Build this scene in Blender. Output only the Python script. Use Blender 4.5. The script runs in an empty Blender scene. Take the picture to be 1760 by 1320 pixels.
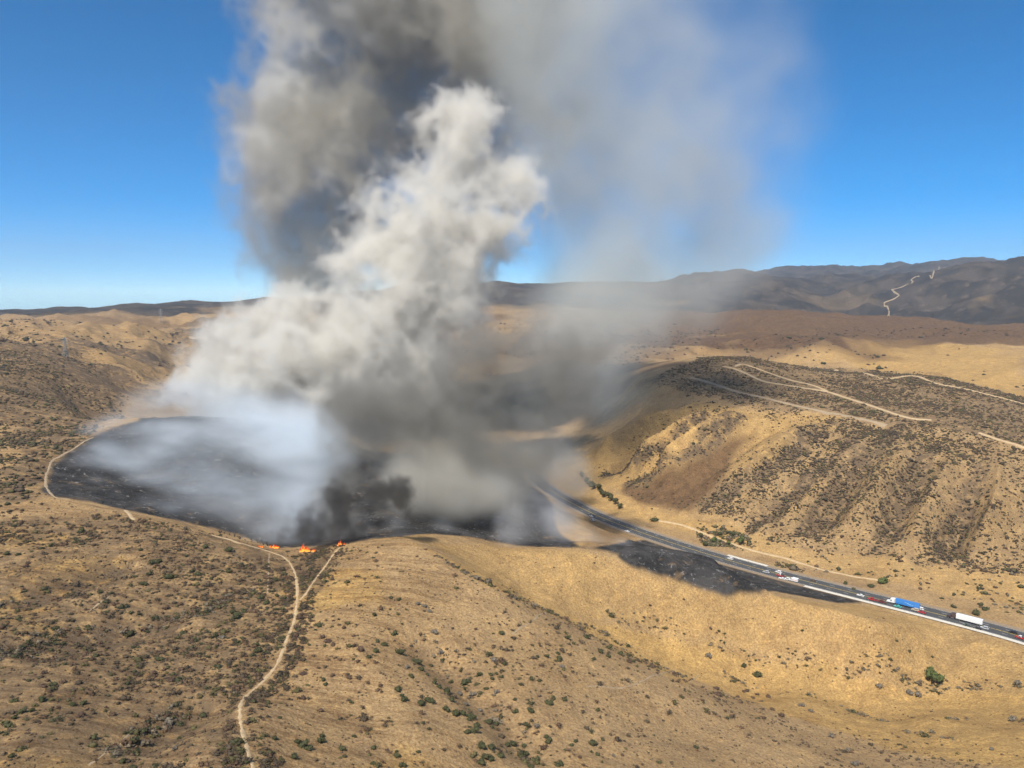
import bpy, math, random, time
import numpy as np
T0 = time.time()
R = math.radians
S = bpy.context.scene
COL = S.collection
random.seed(7)
RNG = np.random.default_rng(11)

# ------------------------------------------------------------------ camera, sky, sun, exposure
CAMZ = 230.0                      # aircraft height above the lowest ground
FPX, PITCH = 1330.0, R(6.86)      # focal length in pixels of a 1760 x 1320 frame
cam = bpy.data.cameras.new('camera')
cam_o = bpy.data.objects.new('camera', cam)
COL.objects.link(cam_o)
cam.sensor_width = 36.0
cam.lens = 36.0 * FPX / 1760.0
cam.clip_start, cam.clip_end = 1.0, 60000.0
cam_o.location = (0, 0, CAMZ)
cam_o.rotation_euler = (R(90) - PITCH, 0, 0)
S.camera = cam_o

SUN_EL, SUN_AZ = R(54), R(203)    # azimuth clockwise from +Y (the view direction): from behind and left
world = bpy.data.worlds.new('World')
S.world = world
world.use_nodes = True
wn = world.node_tree
sky = wn.nodes.new('ShaderNodeTexSky')
sky.sky_type = 'NISHITA'
sky.sun_disc = False
sky.sun_elevation = SUN_EL
sky.sun_rotation = SUN_AZ
sky.altitude = 4000
sky.air_density = 0.7
sky.dust_density = 0.2
sky.ozone_density = 4.0
hs = wn.nodes.new('ShaderNodeHueSaturation')
hs.inputs['Saturation'].default_value = 1.42
hs.inputs['Hue'].default_value = 0.492
wn.links.new(sky.outputs[0], hs.inputs['Color'])
wn.links.new(hs.outputs[0], wn.nodes['Background'].inputs[0])
wn.nodes['Background'].inputs[1].default_value = 0.13
sun = bpy.data.lights.new('sun', 'SUN')
sun.energy = 4.9
sun.angle = R(0.53)
sun.color = (1.0, 0.94, 0.83)
sun_o = bpy.data.objects.new('sun', sun)
COL.objects.link(sun_o)
sun_o.rotation_euler = (R(90) - SUN_EL, 0, math.pi - SUN_AZ)
S.view_settings.view_transform = 'Standard'
S.view_settings.look = 'None'
S.view_settings.exposure = 0.45
S.view_settings.gamma = 1.0
S.view_settings.use_curve_mapping = False
cy = S.cycles
cy.use_denoising = True
cy.use_adaptive_sampling = True
cy.adaptive_threshold = 0.02
cy.volume_bounces = 4
cy.max_bounces = 8
cy.diffuse_bounces = 2
cy.transparent_max_bounces = 96
cy.volume_step_rate = 2.2
cy.volume_max_steps = 512

# ------------------------------------------------------------------ helpers
def tag(o, label=None, cat=None, group=None, kind=None):
    if label: o['label'] = label
    if cat: o['category'] = cat
    if group: o['group'] = group
    if kind: o['kind'] = kind
    return o

def link(name, me, parent=None):
    o = bpy.data.objects.new(name, me)
    COL.objects.link(o)
    if parent is not None: o.parent = parent
    return o

def mesh_np(name, v, f, mats=(), smooth=False):
    """v (n,3), f (m,k) with one k"""
    v = np.asarray(v, np.float32); f = np.asarray(f, np.int32)
    me = bpy.data.meshes.new(name)
    k = f.shape[1]
    me.vertices.add(len(v)); me.vertices.foreach_set('co', v.ravel())
    me.loops.add(f.size); me.loops.foreach_set('vertex_index', f.ravel())
    me.polygons.add(len(f)); me.polygons.foreach_set('loop_start', np.arange(0, f.size, k, dtype=np.int32))
    if smooth: me.polygons.foreach_set('use_smooth', np.ones(len(f), bool))
    for m in mats: me.materials.append(m)
    me.update(calc_edges=True)
    return me

def ray(u, v):
    dx = (u - 880.0) / FPX; dy = (660.0 - v) / FPX
    c, s = math.cos(PITCH), math.sin(PITCH)
    fy = c + dy * s; fz = -s + dy * c
    h = math.hypot(dx, fy)
    return math.atan2(dx, fy), fz / h          # azimuth, tangent of elevation

def px(u, v, r):
    th, t = ray(u, v)
    return np.array([r * math.sin(th), r * math.cos(th), CAMZ + r * t])

def smooth01(x):
    x = np.clip(x, 0, 1)
    return x * x * (3 - 2 * x)

def hash2(ix, iy, seed):
    h = (ix.astype(np.int64) * 374761393 + iy.astype(np.int64) * 668265263 + seed * 1274126177) & 0xFFFFFFFF
    h = ((h ^ (h >> 13)) * 1274126177) & 0xFFFFFFFF
    h = (h ^ (h >> 16))
    return (h & 0xFFFFFF).astype(np.float32) / float(0xFFFFFF) * 2 - 1

def vnoise(x, y, seed=0):
    ix = np.floor(x); iy = np.floor(y)
    fx = (x - ix).astype(np.float32); fy = (y - iy).astype(np.float32)
    ix = ix.astype(np.int64); iy = iy.astype(np.int64)
    fx = fx * fx * fx * (fx * (fx * 6 - 15) + 10); fy = fy * fy * fy * (fy * (fy * 6 - 15) + 10)
    a = hash2(ix, iy, seed); b = hash2(ix + 1, iy, seed); c = hash2(ix, iy + 1, seed); d = hash2(ix + 1, iy + 1, seed)
    return a + (b - a) * fx + (c - a) * fy + (a - b - c + d) * fx * fy

def fbm(x, y, wl, octv=4, seed=0, gain=0.5):
    s = 0; a = 1.0; t = 0
    for k in range(octv):
        ca, sa = math.cos(0.6 * k + seed), math.sin(0.6 * k + seed)
        s = s + a * vnoise((x * ca - y * sa) / wl + 17.3 * k, (x * sa + y * ca) / wl - 9.1 * k, seed * 31 + k)
        t += a; a *= gain; wl *= 0.5
    return s / t

def ridged(x, y, wl, octv=4, seed=0, gain=0.5):
    s = 0; a = 1.0; t = 0
    for k in range(octv):
        ca, sa = math.cos(0.7 * k + seed), math.sin(0.7 * k + seed)
        n = vnoise((x * ca - y * sa) / wl + 5.3 * k, (x * sa + y * ca) / wl - 3.7 * k, seed * 57 + k)
        s = s + a * (1 - np.abs(n) * 1.8); t += a; a *= gain; wl *= 0.5
    return s / t

# ------------------------------------------------------------------ terrain: control points -> smooth height -> relief
CP = [  # (pixel u, pixel v, ground distance)
 (0,1320,215),(200,1320,205),(430,1320,200),(600,1320,205),(880,1320,228),(1150,1320,255),(1400,1320,300),(1760,1320,350),
 (0,1200,262),(200,1200,255),(400,1200,252),(650,1200,256),(900,1200,275),(1150,1250,300),
 (0,1080,325),(150,1080,320),(400,1080,312),(650,1080,308),(860,1080,330),
 (0,980,395),(200,980,385),(400,985,372),(640,1000,350),(760,1000,360),
 (640,932,415),(590,940,412),(520,955,405),(480,948,412),(400,922,435),(300,897,455),(230,882,465),(90,852,500),
 (740,945,402),(800,975,385),(850,1000,376),(920,1040,370),(1000,1077,367),(1100,1130,366),(1200,1180,366),(1300,1215,374),(1500,1270,375),
 (0,900,460),(0,800,590),(80,790,600),(100,740,745),(0,700,820),(100,690,900),(0,640,1060),(150,640,1180),(200,665,1150),
 (0,590,1500),(100,590,1620),(200,610,1580),(0,560,2050),
 (240,672,1260),(290,655,1480),(225,640,1420),(300,590,2050),(350,575,2250),(330,620,1850),
 (60,555,2600),(150,560,2650),(250,547,3000),(350,537,3300),
 (0,536,4200),(90,531,4250),(180,528,4300),(240,527,4300),(290,520,4300),(330,521,4350),(380,518,4400),(480,515,4500),(600,503,4700),
 (130,745,700),(200,725,740),(330,712,760),(450,722,760),(560,745,750),(640,790,720),
 (200,800,600),(350,800,610),(450,850,545),(300,860,530),(150,840,545),
 (600,905,520),(650,897,530),(720,898,530),(790,912,515),(860,938,500),
 (850,848,640),(930,868,620),(952,925,560),
 (730,926,452),(800,926,468),(900,940,474),(1000,951,476),(1100,970,482),(1250,1014,486),(1390,1046,490),(1500,1056,490),
 (800,962,428),(900,1010,432),(1000,1060,430),(1130,1085,452),(1300,1130,464),(1450,1150,474),(1560,1168,480),(1760,1192,474),
 (1400,1205,424),(1600,1232,420),(1760,1240,425),
 (1100,655,1130),(1180,690,1000),(1250,690,955),(1330,705,910),(1420,712,885),(1530,731,848),(1640,737,850),(1760,766,842),
 (1020,720,1130),(975,765,1010),
 (1300,665,1050),(1400,682,1000),(1600,692,1000),(1760,727,960),
 (1210,615,1400),(1270,613,1350),(1370,630,1300),(1500,640,1250),(1600,645,1230),(1660,660,1180),(1760,690,1130),
 (1500,600,2000),(1400,590,2000),(1300,592,1900),(1700,622,1750),(1700,580,2300),(1500,570,2400),(1200,600,1800),
 (1170,572,2300),(1250,543,2600),(1310,532,2800),(1370,538,2850),(1500,543,2900),(1600,548,2900),(1700,555,2900),(1760,558,2900),
 (930,560,2300),(930,640,1450),(850,600,1900),(1000,600,1700),(1050,645,1300),
 (700,489,4800),(850,485,4800),(930,484,4800),(1030,484,5000),
 (900,520,3500),(1100,530,3300),(600,560,2600),(600,640,1300),
 (1300,505,4600),(1500,505,4400),(1700,500,4400),(1450,530,4000),(1700,530,3900),(1750,520,4000),
 (1130,482,5200),(1210,466,5200),(1290,469,5300),(1380,465,5300),(1490,465,5300),(1525,451,5300),(1560,450,5300),(1590,454,5300),(1650,447,5200),(1760,446,5200),
 (1310,464,9000),(1370,453,9000),(1430,460,9000),(1490,460,9000),(1570,451,9000),(1640,445,9000),(1720,449,9000),
]
CZ = [  # (pixel u, pixel v, height relative to the aircraft)
 (940,845,-210),(1000,880,-210),(1075,915,-210),(1200,955,-210),(1330,995,-210),(1480,1030,-210),(1600,1060,-210),(1760,1102,-210),
 (1040,868,-211),(1127,892,-210),(1240,925,-210),(1400,962,-209),(1560,1000,-209),(1700,1022,-210),(1760,1040,-210),
 (970,815,-207),(1030,830,-205),(1080,860,-205),(1150,880,-205),(1300,915,-203),(1500,950,-203),(1760,977,-203),
]
CH = [  # (azimuth as pixel u, distance, height): ground the photograph does not show
 (330,1000,-185),(200,980,-165),(500,1000,-190),(640,1000,-200),(760,800,-195),(860,780,-205),(880,1000,-206),(830,1300,-190),
 (640,460,-147),(480,460,-150),(380,490,-148),(560,640,-160),
 (1300,1600,-160),(1500,1500,-160),(1700,1450,-160),(1200,1600,-150),
 (1300,3400,-150),(1500,3450,-150),(1700,3450,-140),
 (1300,7000,60),(1600,7000,60),(1000,7500,-120),(500,7000,-230),(0,6500,-210),(250,6500,-230),
 (0,12000,-330),(400,12000,-330),(880,12000,-250),(1300,12000,60),(1760,12000,80),
]
pts = []
for u, v, r in CP:
    th, t = ray(u, v); pts.append((th, r, r * t))
for u, v, z in CZ:
    th, t = ray(u, v); pts.append((th, z / t, z))
for u, r, z in CH:
    pts.append((ray(u, 500)[0], r, z))
for thd in (-60, -80, 60, 80):
    for r, z in ((60, -140), (150, -125), (300, -135), (700, -140), (1500, -120), (4000, -90), (12000, -200)):
        if thd > 0 and 250 < r < 900: z = -185
        pts.append((R(thd), r, z))
for thd in (-120, 120, 180, -180):
    for r, z in ((60, -145), (250, -140), (900, -150), (4000, -120), (12000, -200)): pts.append((R(thd), r, z))
for thd in (-30, -10, 10, 30): pts.append((R(thd), 60, -118))
pts = np.array(pts)
PX_ = np.stack([pts[:, 0] * 1.3, np.log(pts[:, 1])], 1)
PZ_ = pts[:, 2]
def tps(d2):
    return d2 * np.log(d2 + 1e-12)
def rbf_fit(P, z, lam=2e-4):
    n = len(P)
    d2 = ((P[:, None] - P[None]) ** 2).sum(-1)
    A = np.zeros((n + 3, n + 3)); A[:n, :n] = tps(d2) + lam * np.eye(n)
    A[:n, n] = 1; A[:n, n + 1:] = P; A[n, :n] = 1; A[n + 1:, :n] = P.T
    return np.linalg.solve(A, np.concatenate([z, np.zeros(3)]))
WGT = rbf_fit(PX_, PZ_)
def rbf_eval(Q):
    out = np.empty(len(Q))
    for i in range(0, len(Q), 20000):
        q = Q[i:i + 20000]
        d2 = ((q[:, None] - PX_[None]) ** 2).sum(-1)
        out[i:i + 20000] = tps(d2) @ WGT[:-3] + WGT[-3] + q @ WGT[-2:]
    return out

TH = np.concatenate([np.linspace(R(-180), R(-44), 60)[:-1], np.linspace(R(-44), R(44), 800), np.linspace(R(44), R(180), 60)[1:]])
RR = np.concatenate([np.geomspace(30, 180, 34)[:-1], np.geomspace(180, 1500, 600)[:-1], np.geomspace(1500, 12000, 300)])
NT, NR = len(TH), len(RR)
# coarse evaluation, then bilinear upsampling
ct = np.concatenate([np.linspace(R(-180), R(-44), 30)[:-1], np.linspace(R(-44), R(44), 190), np.linspace(R(44), R(180), 30)[1:]])
cr = np.geomspace(30, 12000, 260)
A_, B_ = np.meshgrid(ct, cr, indexing='ij')
zc = rbf_eval(np.stack([A_.ravel() * 1.3, np.log(B_.ravel())], 1)).reshape(A_.shape)
def grid_lerp(Z, ta, ra, th, r):
    i = np.interp(th, ta, np.arange(len(ta))); j = np.interp(np.log(r), np.log(ra), np.arange(len(ra)))
    i0 = np.clip(i.astype(int), 0, len(ta) - 2); j0 = np.clip(j.astype(int), 0, len(ra) - 2)
    fi = i - i0; fj = j - j0
    return (Z[i0, j0] * (1 - fi) * (1 - fj) + Z[i0 + 1, j0] * fi * (1 - fj) + Z[i0, j0 + 1] * (1 - fi) * fj + Z[i0 + 1, j0 + 1] * fi * fj)
GT, GR = np.meshgrid(TH, RR, indexing='ij')
GX, GY = GR * np.sin(GT), GR * np.cos(GT)
HZ = grid_lerp(zc, ct, cr, GT.ravel(), GR.ravel()).reshape(GT.shape) + CAMZ

def hgt(x, y):
    x = np.asarray(x, float); y = np.asarray(y, float)
    return grid_lerp(HZ, TH, RR, np.arctan2(x, y), np.maximum(np.hypot(x, y), 31))
def at(u, v):
    """where the sight line through a pixel of the photograph meets the ground"""
    th, t = ray(u, v)
    rr = np.geomspace(100, 11900, 2600)
    z = grid_lerp(HZ, TH, RR, np.full_like(rr, th), rr)
    d = CAMZ + rr * t - z
    k = np.argmax(d < 0)
    if d[k] >= 0: k = int(np.argmin(d))
    if k > 0 and d[k - 1] > 0 and d[k] < 0:
        f = d[k - 1] / (d[k - 1] - d[k]); r = rr[k - 1] + f * (rr[k] - rr[k - 1])
    else: r = rr[k]
    return np.array([r * math.sin(th), r * math.cos(th)])
def line(pix, step=None):
    """pixels -> ground polyline, smoothed and resampled"""
    P = np.array([at(*p) for p in pix])
    return resample(P, step) if step else P
def resample(P, step):
    # Catmull-Rom through the points
    out = []
    Q = np.vstack([2 * P[0] - P[1], P, 2 * P[-1] - P[-2]])
    for i in range(1, len(Q) - 2):
        n = max(2, int(np.linalg.norm(Q[i + 1] - Q[i]) / step))
        t = np.linspace(0, 1, n, endpoint=False)[:, None]
        a, b, c, d = Q[i - 1], Q[i], Q[i + 1], Q[i + 2]
        out.append(0.5 * ((2 * b) + (c - a) * t + (2 * a - 5 * b + 4 * c - d) * t ** 2 + (3 * b - a - 3 * c + d) * t ** 3))
    return np.vstack(out + [P[-1:]])
def dist_line(x, y, P, reach):
    """distance to a polyline and position 0..1 along it; inf beyond reach"""
    D = np.full(x.shape, 1e9); Tt = np.zeros(x.shape)
    L = np.concatenate([[0], np.cumsum(np.linalg.norm(np.diff(P, axis=0), axis=1))])
    m = (x > P[:, 0].min() - reach) & (x < P[:, 0].max() + reach) & (y > P[:, 1].min() - reach) & (y < P[:, 1].max() + reach)
    xs, ys = x[m], y[m]
    if xs.size == 0: return D, Tt
    d = np.full(xs.shape, 1e9); tt = np.zeros(xs.shape)
    for i in range(len(P) - 1):
        a, b = P[i], P[i + 1]; ab = b - a; l2 = max(ab @ ab, 1e-9)
        t = np.clip(((xs - a[0]) * ab[0] + (ys - a[1]) * ab[1]) / l2, 0, 1)
        dd = np.hypot(xs - a[0] - t * ab[0], ys - a[1] - t * ab[1])
        k = dd < d; d[k] = dd[k]; tt[k] = (L[i] + t[k] * math.sqrt(l2)) / L[-1]
    D[m] = d; Tt[m] = tt
    return D, Tt
def inside(x, y, P):
    c = np.zeros(x.shape, bool)
    m = (x > P[:, 0].min()) & (x < P[:, 0].max()) & (y > P[:, 1].min()) & (y < P[:, 1].max())
    xs, ys = x[m], y[m]; k = np.zeros(xs.shape, bool)
    for i in range(len(P)):
        x0, y0 = P[i - 1]; x1, y1 = P[i]
        if y0 == y1: continue
        k ^= ((y0 > ys) != (y1 > ys)) & (xs < (x1 - x0) * (ys - y0) / (y1 - y0) + x0)
    c[m] = k
    return c
WOB = {}
def region(pix, wob=6.0, blur=1, seed=3, n=6):
    """soft mask of a ground region outlined by pixels, its outline traced on the ground"""
    q = []
    for a, b in zip(pix, pix[1:] + pix[:1]):
        for k in range(n): q.append((a[0] + (b[0] - a[0]) * k / n, a[1] + (b[1] - a[1]) * k / n))
    P = np.array([at(*p) for p in q])
    w = wob * (GR / 500.0)
    for sd in (seed, seed + 5):
        if sd not in WOB: WOB[sd] = fbm(GX, GY, 40, 4, sd)
    m = inside(GX + w * WOB[seed], GY + w * WOB[seed + 5], P).astype(np.float32)
    for _ in range(blur):
        m[1:-1] = (m[:-2] + 2 * m[1:-1] + m[2:]) / 4
        m[:, 1:-1] = (m[:, :-2] + 2 * m[:, 1:-1] + m[:, 2:]) / 4
    return m
print('base terrain', round(time.time() - T0, 1))

# the highway's own course, level
ROADZ = CAMZ - 210.0
def on_level(u, v, z=ROADZ):
    th, t = ray(u, v); r = (z - CAMZ) / t
    return np.array([r * math.sin(th), r * math.cos(th)])
ROAD = np.array([on_level(*p) for p in ((1905,1140),(1760,1095),(1685,1074),(1600,1052),(1480,1022),(1330,984),(1200,947),(1075,905),(1000,873),(940,838))])
ROAD = np.vstack([ROAD, ROAD[-1] + (-25, 95), ROAD[-1] + (-75, 210), ROAD[-1] + (-160, 350)])
ROAD = np.vstack([[ROAD[0] + (ROAD[0] - ROAD[1]) * 2.5], ROAD])
ROAD = resample(ROAD, 5.0)

# spurs and gullies (ridge crest polylines in pixels, height, half width)
SPURS = [
 ([(1015,799),(1080,760),(1146,728),(1205,688)], 13, 30), ([(1069,819),(1130,783),(1187,751),(1262,698)], 15, 30),
 ([(1101,833),(1170,800),(1233,767),(1330,710)], 19, 36), ([(1215,866),(1265,835),(1310,805),(1425,722)], 15, 34),
 ([(1330,905),(1390,850),(1440,800),(1500,738)], 9, 26), ([(1460,935),(1500,870),(1545,800),(1570,745)], 11, 28),
 ([(1560,955),(1590,890),(1625,820),(1640,752)], 10, 26), ([(1680,965),(1700,900),(1715,840),(1725,770)], 11, 28),
 ([(1378,915),(1437,842),(1500,775),(1540,748)], -8, 34), ([(1045,815),(1115,775),(1175,740),(1205,722)], -6, 26), ([(1090,830),(1160,790),(1225,750),(1265,722)], -6, 26), ([(1215,872),(1310,815),(1390,755),(1425,730)], -8, 32), ([(1510,940),(1560,850),(1600,770)], -7, 32), ([(1620,955),(1660,880),(1690,800)], -7, 30), ([(1300,905),(1370,845),(1430,790),(1470,752)], -7, 28),
 ([(700,1085),(760,1140),(820,1200),(880,1260),(940,1330)], -5, 16), ([(300,1320),(400,1290),(440,1200)], 3, 25),
 ([(0,1130),(120,1095),(240,1075),(340,1055)], -5, 22), ([(200,1290),(280,1250),(380,1195)], -4, 16),
 ([(0,1030),(120,1010),(240,960)], -3.5, 18), ([(560,1090),(640,1150),(700,1230),(740,1320)], 2.5, 22),
 ([(130,600),(190,640),(250,668)], -14, 60), ([(60,640),(140,690),(200,720)], -9, 36), ([(300,580),(290,620),(275,660)], -16, 60),
 ([(380,540),(330,590),(285,650)], 14, 70),
 ([(1370,628),(1430,603),(1500,590),(1570,592)], 16, 120),
 ([(60,590),(150,575),(260,570)], 16, 120), ([(100,556),(200,560),(300,575)], -18, 150),
 ([(1480,1120),(1530,1085),(1570,1075)], 3, 18), ([(1600,1150),(1660,1100),(1700,1090)], -4, 16), ([(1000,1000),(1080,1040),(1160,1070)], -3, 22),
]
ZREF = HZ.copy()
add = np.zeros_like(HZ)
def GYEAR(pix): return max(p[1] for p in pix) < 975 and min(p[0] for p in pix) > 1000
for pix, amp, wid in SPURS:
    P = resample(line(pix), 12.0)
    d, t = dist_line(GX, GY, P, wid * 1.7)
    e = smooth01(t / 0.18) * smooth01((1 - t) / (0.55 if GYEAR(pix) else 0.18))
    prof = np.maximum(0, 1 - d / wid) if amp > 0 and wid < 60 else smooth01(1 - d / wid)
    add += (1.9 if GYEAR(pix) else 1.0) * amp * e * (0.75 * prof + 0.25 * prof ** 2)
HZ = HZ + add
# broken relief everywhere, larger with distance
near = smooth01((1100 - GR) / 700); far = smooth01((GR - 3000) / 1300); mid = smooth01((GR - 850) / 700) * (1 - far)
wx = GX + 18 * fbm(GX, GY, 110, 3, 21); wy = GY + 18 * fbm(GX, GY, 110, 3, 22)
HZ += near * (2.6 * fbm(wx, wy, 60, 3, 2) + 2.2 * (ridged(wx, wy, 70, 3, 5) - 0.45) + 0.30 * fbm(GX, GY, 7, 3, 9))
mz = smooth01((GR - 1350) / 400); HZ += mid * ((7 + 12 * mz) * (ridged(wx, wy, 190, 4, 6) - 0.5) + (8 + 12 * mz) * fbm(wx, wy, 380, 3, 7))
wx2 = GX + 120 * fbm(GX, GY, 700, 3, 23); wy2 = GY + 120 * fbm(GX, GY, 700, 3, 24)
frt = smooth01((GT - R(5)) / R(12))
lm = smooth01((GR - 950) / 500) * (1 - far) * smooth01((R(-6) - GT) / R(8)); HZ += lm * (24 * (ridged(wx, wy, 240, 4, 71) - 0.5) + 8 * (ridged(wx, wy, 90, 3, 72) - 0.5))
HZ += far * ((34 + 80 * frt) * (ridged(wx2, wy2, 620, 5, 8) - 0.52) + 16 * fbm(wx2, wy2, 300, 4, 12))
HZ += smooth01((GR - 470) / 80) * smooth01((900 - GR) / 150) * smooth01((R(3) - GT) / R(5)) * smooth01((GT + R(30)) / R(3)) * (5.0 * (ridged(wx, wy, 75, 4, 61) - 0.5) + 1.2 * fbm(GX, GY, 16, 3, 62))
# the escarpment is finely runnelled down its fall line
esc = region([(960,800),(1100,650),(1250,685),(1430,712),(1760,770),(1760,985),(1500,955),(1150,885)], 8, 3)
al = GX * 0.80 + GY * 0.60; ac = GX * 0.60 - GY * 0.80
HZ += esc * (4.2 * (ridged(al * 0.30 + 4 * fbm(GX, GY, 40, 2, 31), ac, 26, 3, 14) - 0.5) + 1.2 * fbm(GX, GY, 14, 2, 15))
# level bed for the highway
dR, _ = dist_line(GX, GY, ROAD[::3], 90)
bed = smooth01((46 - dR) / 30)
HZ = HZ * (1 - bed) + (ROADZ - 0.35) * bed
# the ground on the near side never rises enough to hide the carriageway east of the burnt verge
cap = ROADZ - 0.35 + 0.26 * np.maximum(dR - 15, 0) + 60 * smooth01((R(16) - GT) / R(3))
HZ = np.where((GR < 640) & (dR < 85), np.minimum(HZ, cap), HZ)
print('relief', round(time.time() - T0, 1))

# ------------------------------------------------------------------ ground cover, mapped on the ground
burn = region([(80,845),(88,800),(120,770),(165,748),(250,718),(330,702),(560,700),(760,760),(900,790),(948,860),(960,920),(1000,942),(1110,962),(1250,1012),(1330,1012),(1490,1038),(1380,1012),(1230,962),(1120,930),(1060,934),(1010,945),(900,938),(800,922),(740,918),(640,925),(580,936),(480,942),(400,918),(300,894),(230,880),(150,862),(95,855)], 5, 2, 3)
b2 = region([(1062,933),(1120,925),(1210,953),(1300,984),(1400,1012),(1500,1036),(1440,1036),(1330,1016),(1270,1016),(1250,1030),(1100,985),(1060,955)], 3, 1, 5)
burn = np.maximum(burn, b2)
# nothing between the crest of the front slope and the aircraft has burnt
front = region([(-200,1330),(-200,860),(80,857),(150,867),(225,892),(300,910),(365,922),(400,930),(440,941),(475,950),(580,941),(640,932),(700,930),(900,941),(1000,954),(1100,978),(1250,1025),(1330,1026),(1440,1040),(1500,1041),(1800,1130),(1900,1330)], 1.5, 1, 7)
burn = burn * (1 - front) * (1 - smooth01((13.5 - dR) / 2.5))
burn *= (GR < 950)
brush = np.zeros_like(HZ, dtype=np.float32)   # how much dark scrub darkens the ground between the shrubs
gold = np.zeros_like(brush); brown = np.zeros_like(brush); wood = np.zeros_like(brush)
def put(arr, pix, val, wob=10, blur=3, seed=3):
    m = region(pix, wob, blur, seed)
    arr[:] = arr * (1 - m) + val * m
put(brush, [(0,700),(0,610),(90,590),(180,640),(230,690),(170,745),(90,790),(80,850),(0,870)], 0.78, 20)
put(brush, [(-60,1340),(-60,890),(200,888),(420,936),(490,955),(505,1080),(415,1220),(430,1340)], 0.58, 14)
put(brush, [(500,960),(560,945),(590,945),(560,1010),(515,1030)], 0.6, 5)
put(brush, [(1100,655),(1210,612),(1270,611),(1370,628),(1500,638),(1600,643),(1660,658),(1790,692),(1790,775),(1640,737),(1530,731),(1420,712),(1330,705),(1250,690)], 0.62, 6)
put(brush, [(1280,760),(1430,722),(1760,770),(1790,985),(1500,955),(1330,920),(1200,880)], 0.50, 12)
put(brush, [(1200,870),(1440,730),(1500,745),(1370,910)], 0.42, 12)
put(brown, [(1070,835),(1110,825),(1240,765),(1290,740),(1230,850),(1190,880),(1090,865)], 0.9, 8, 4)
put(brown, [(1000,950),(1010,880),(1100,920),(1060,930)], 0.4, 8)
put(gold, [(0,690),(60,650),(170,640),(260,680),(400,600),(400,530),(120,560),(0,580)], 0.25, 25)
put(gold, [(730,928),(1000,953),(1250,1016),(1500,1045),(1790,1115),(1790,1200),(1400,1140),(1130,1085),(950,1040),(820,980)], 0.55, 10)
put(gold, [(1000,1060),(1300,1130),(1560,1170),(1790,1195),(1790,1330),(1560,1290),(1330,1220),(1180,1165),(1010,1075)], 0.95, 10, 4)
put(gold, [(700,930),(850,990),(1010,1068),(1200,1165),(1180,1180),(1000,1082),(850,1010),(740,950)], 0.75, 5, 2)
put(gold, [(980,790),(1180,690),(1330,708),(1440,718),(1300,810),(1110,838),(1010,830)], 0.75, 10, 4)
put(gold, [(940,850),(1030,830),(1150,885),(1500,955),(1790,985),(1790,1050),(1500,1000),(1240,930),(1000,870)], 0.55, 10, 4)
put(gold, [(1380,620),(1400,590),(1520,585),(1760,600),(1790,690),(1660,655),(1500,638)], 1.0, 20, 4)
put(gold, [(1170,605),(1250,570),(1420,565),(1560,585),(1390,625),(1270,611)], 0.45, 30, 4)
put(gold, [(1250,580),(1330,560),(1430,560),(1380,575)], 0.9, 30)
put(brown, [(1170,590),(1250,538),(1320,528),(1500,538),(1790,552),(1790,590),(1560,580),(1430,585),(1300,600)], 0.75, 60, 4)
put(brown, [(860,640),(900,560),(1100,545),(1170,600),(1100,660),(1000,700)], 0.55, 40, 4)
put(gold, [(950,870),(1010,890),(1080,925),(1010,943),(960,930)], 0.3, 6, 3)
patch = fbm(GX, GY, 260, 3, 41)
midz = smooth01((GR - 1350) / 500) * smooth01((3400 - GR) / 500)
rz = midz * smooth01((GT - R(6)) / R(6)) * smooth01((GR - 1900) / 300)
bw = smooth01((fbm(GX * 0.6, GY * 1.3, 420, 4, 52) + 0.02 + 0.60 * (GR - 2120) / 380) / 0.22)
brown = np.where(rz > 0.02, brown * (1 - rz) + rz * bw * 0.95, brown)
gold = np.where(rz > 0.02, np.maximum(gold, rz * (1 - bw) * 0.8), gold)
brown = np.clip(brown + midz * (1 - rz) * smooth01((patch + 0.0) / 0.35) * 0.6, 0, 1)
wood = smooth01((GR - 3150) / 250 + 0.25 * fbm(GX, GY, 300, 3, 42))
wood = np.clip(wood - 0.45 * smooth01((fbm(GX, GY, 420, 4, 43) - 0.18) / 0.2) * smooth01((5200 - GR) / 1200), 0, 1)
GULLIES = [resample(line(q), 10.0) for q in ([(1378,915),(1437,842),(1500,775),(1546,737)], [(1045,815),(1115,775),(1175,740),(1215,715)], [(1090,830),(1160,790),(1225,750),(1275,715)], [(1215,872),(1310,815),(1390,755),(1435,722)], [(1510,940),(1560,850),(1600,770)], [(1620,955),(1660,880),(1690,800)], [(1300,905),(1370,845),(1430,790),(1480,745)])]
gul = np.zeros_like(HZ)
for G_ in GULLIES:
    d, t_ = dist_line(GX, GY, G_, 40); gul = np.maximum(gul, smooth01((13 + 9 * WOB[3] - d) / 9))
brush = np.maximum(brush * (1 - 0.45 * esc), 0.8 * gul)
gold = np.maximum(gold, 0.22 * esc * (1 - gul))
brush = np.clip(brush + 0.9 * lm * smooth01((fbm(GX, GY, 210, 4, 81) - 0.02) / 0.2) * (GR > 1150), 0, 1)
gull = smooth01((ZREF * 0 + np.maximum(0, -add)) / 5.0)
brush = np.clip(brush + 0.35 * gull + 0.12 * fbm(GX, GY, 90, 4, 44), 0, 1)
lf = smooth01((R(-3) - GT) / R(6)) * (GR < 480)
gold = np.clip(gold + 0.75 * lf * smooth01((fbm(GX, GY, 55, 4, 46) - 0.08) / 0.22), 0, 1)
gold = np.clip(gold + 0.22 * fbm(GX, GY, 120, 4, 45), 0, 1)

# mesh: one sheet round the whole scene
idx = np.arange(NT * NR).reshape(NT, NR)
f = np.stack([idx[:-1, :-1], idx[1:, :-1], idx[1:, 1:], idx[:-1, 1:]], -1).reshape(-1, 4)[:, ::-1]
v = np.stack([GX, GY, HZ], -1).reshape(-1, 3)
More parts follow.
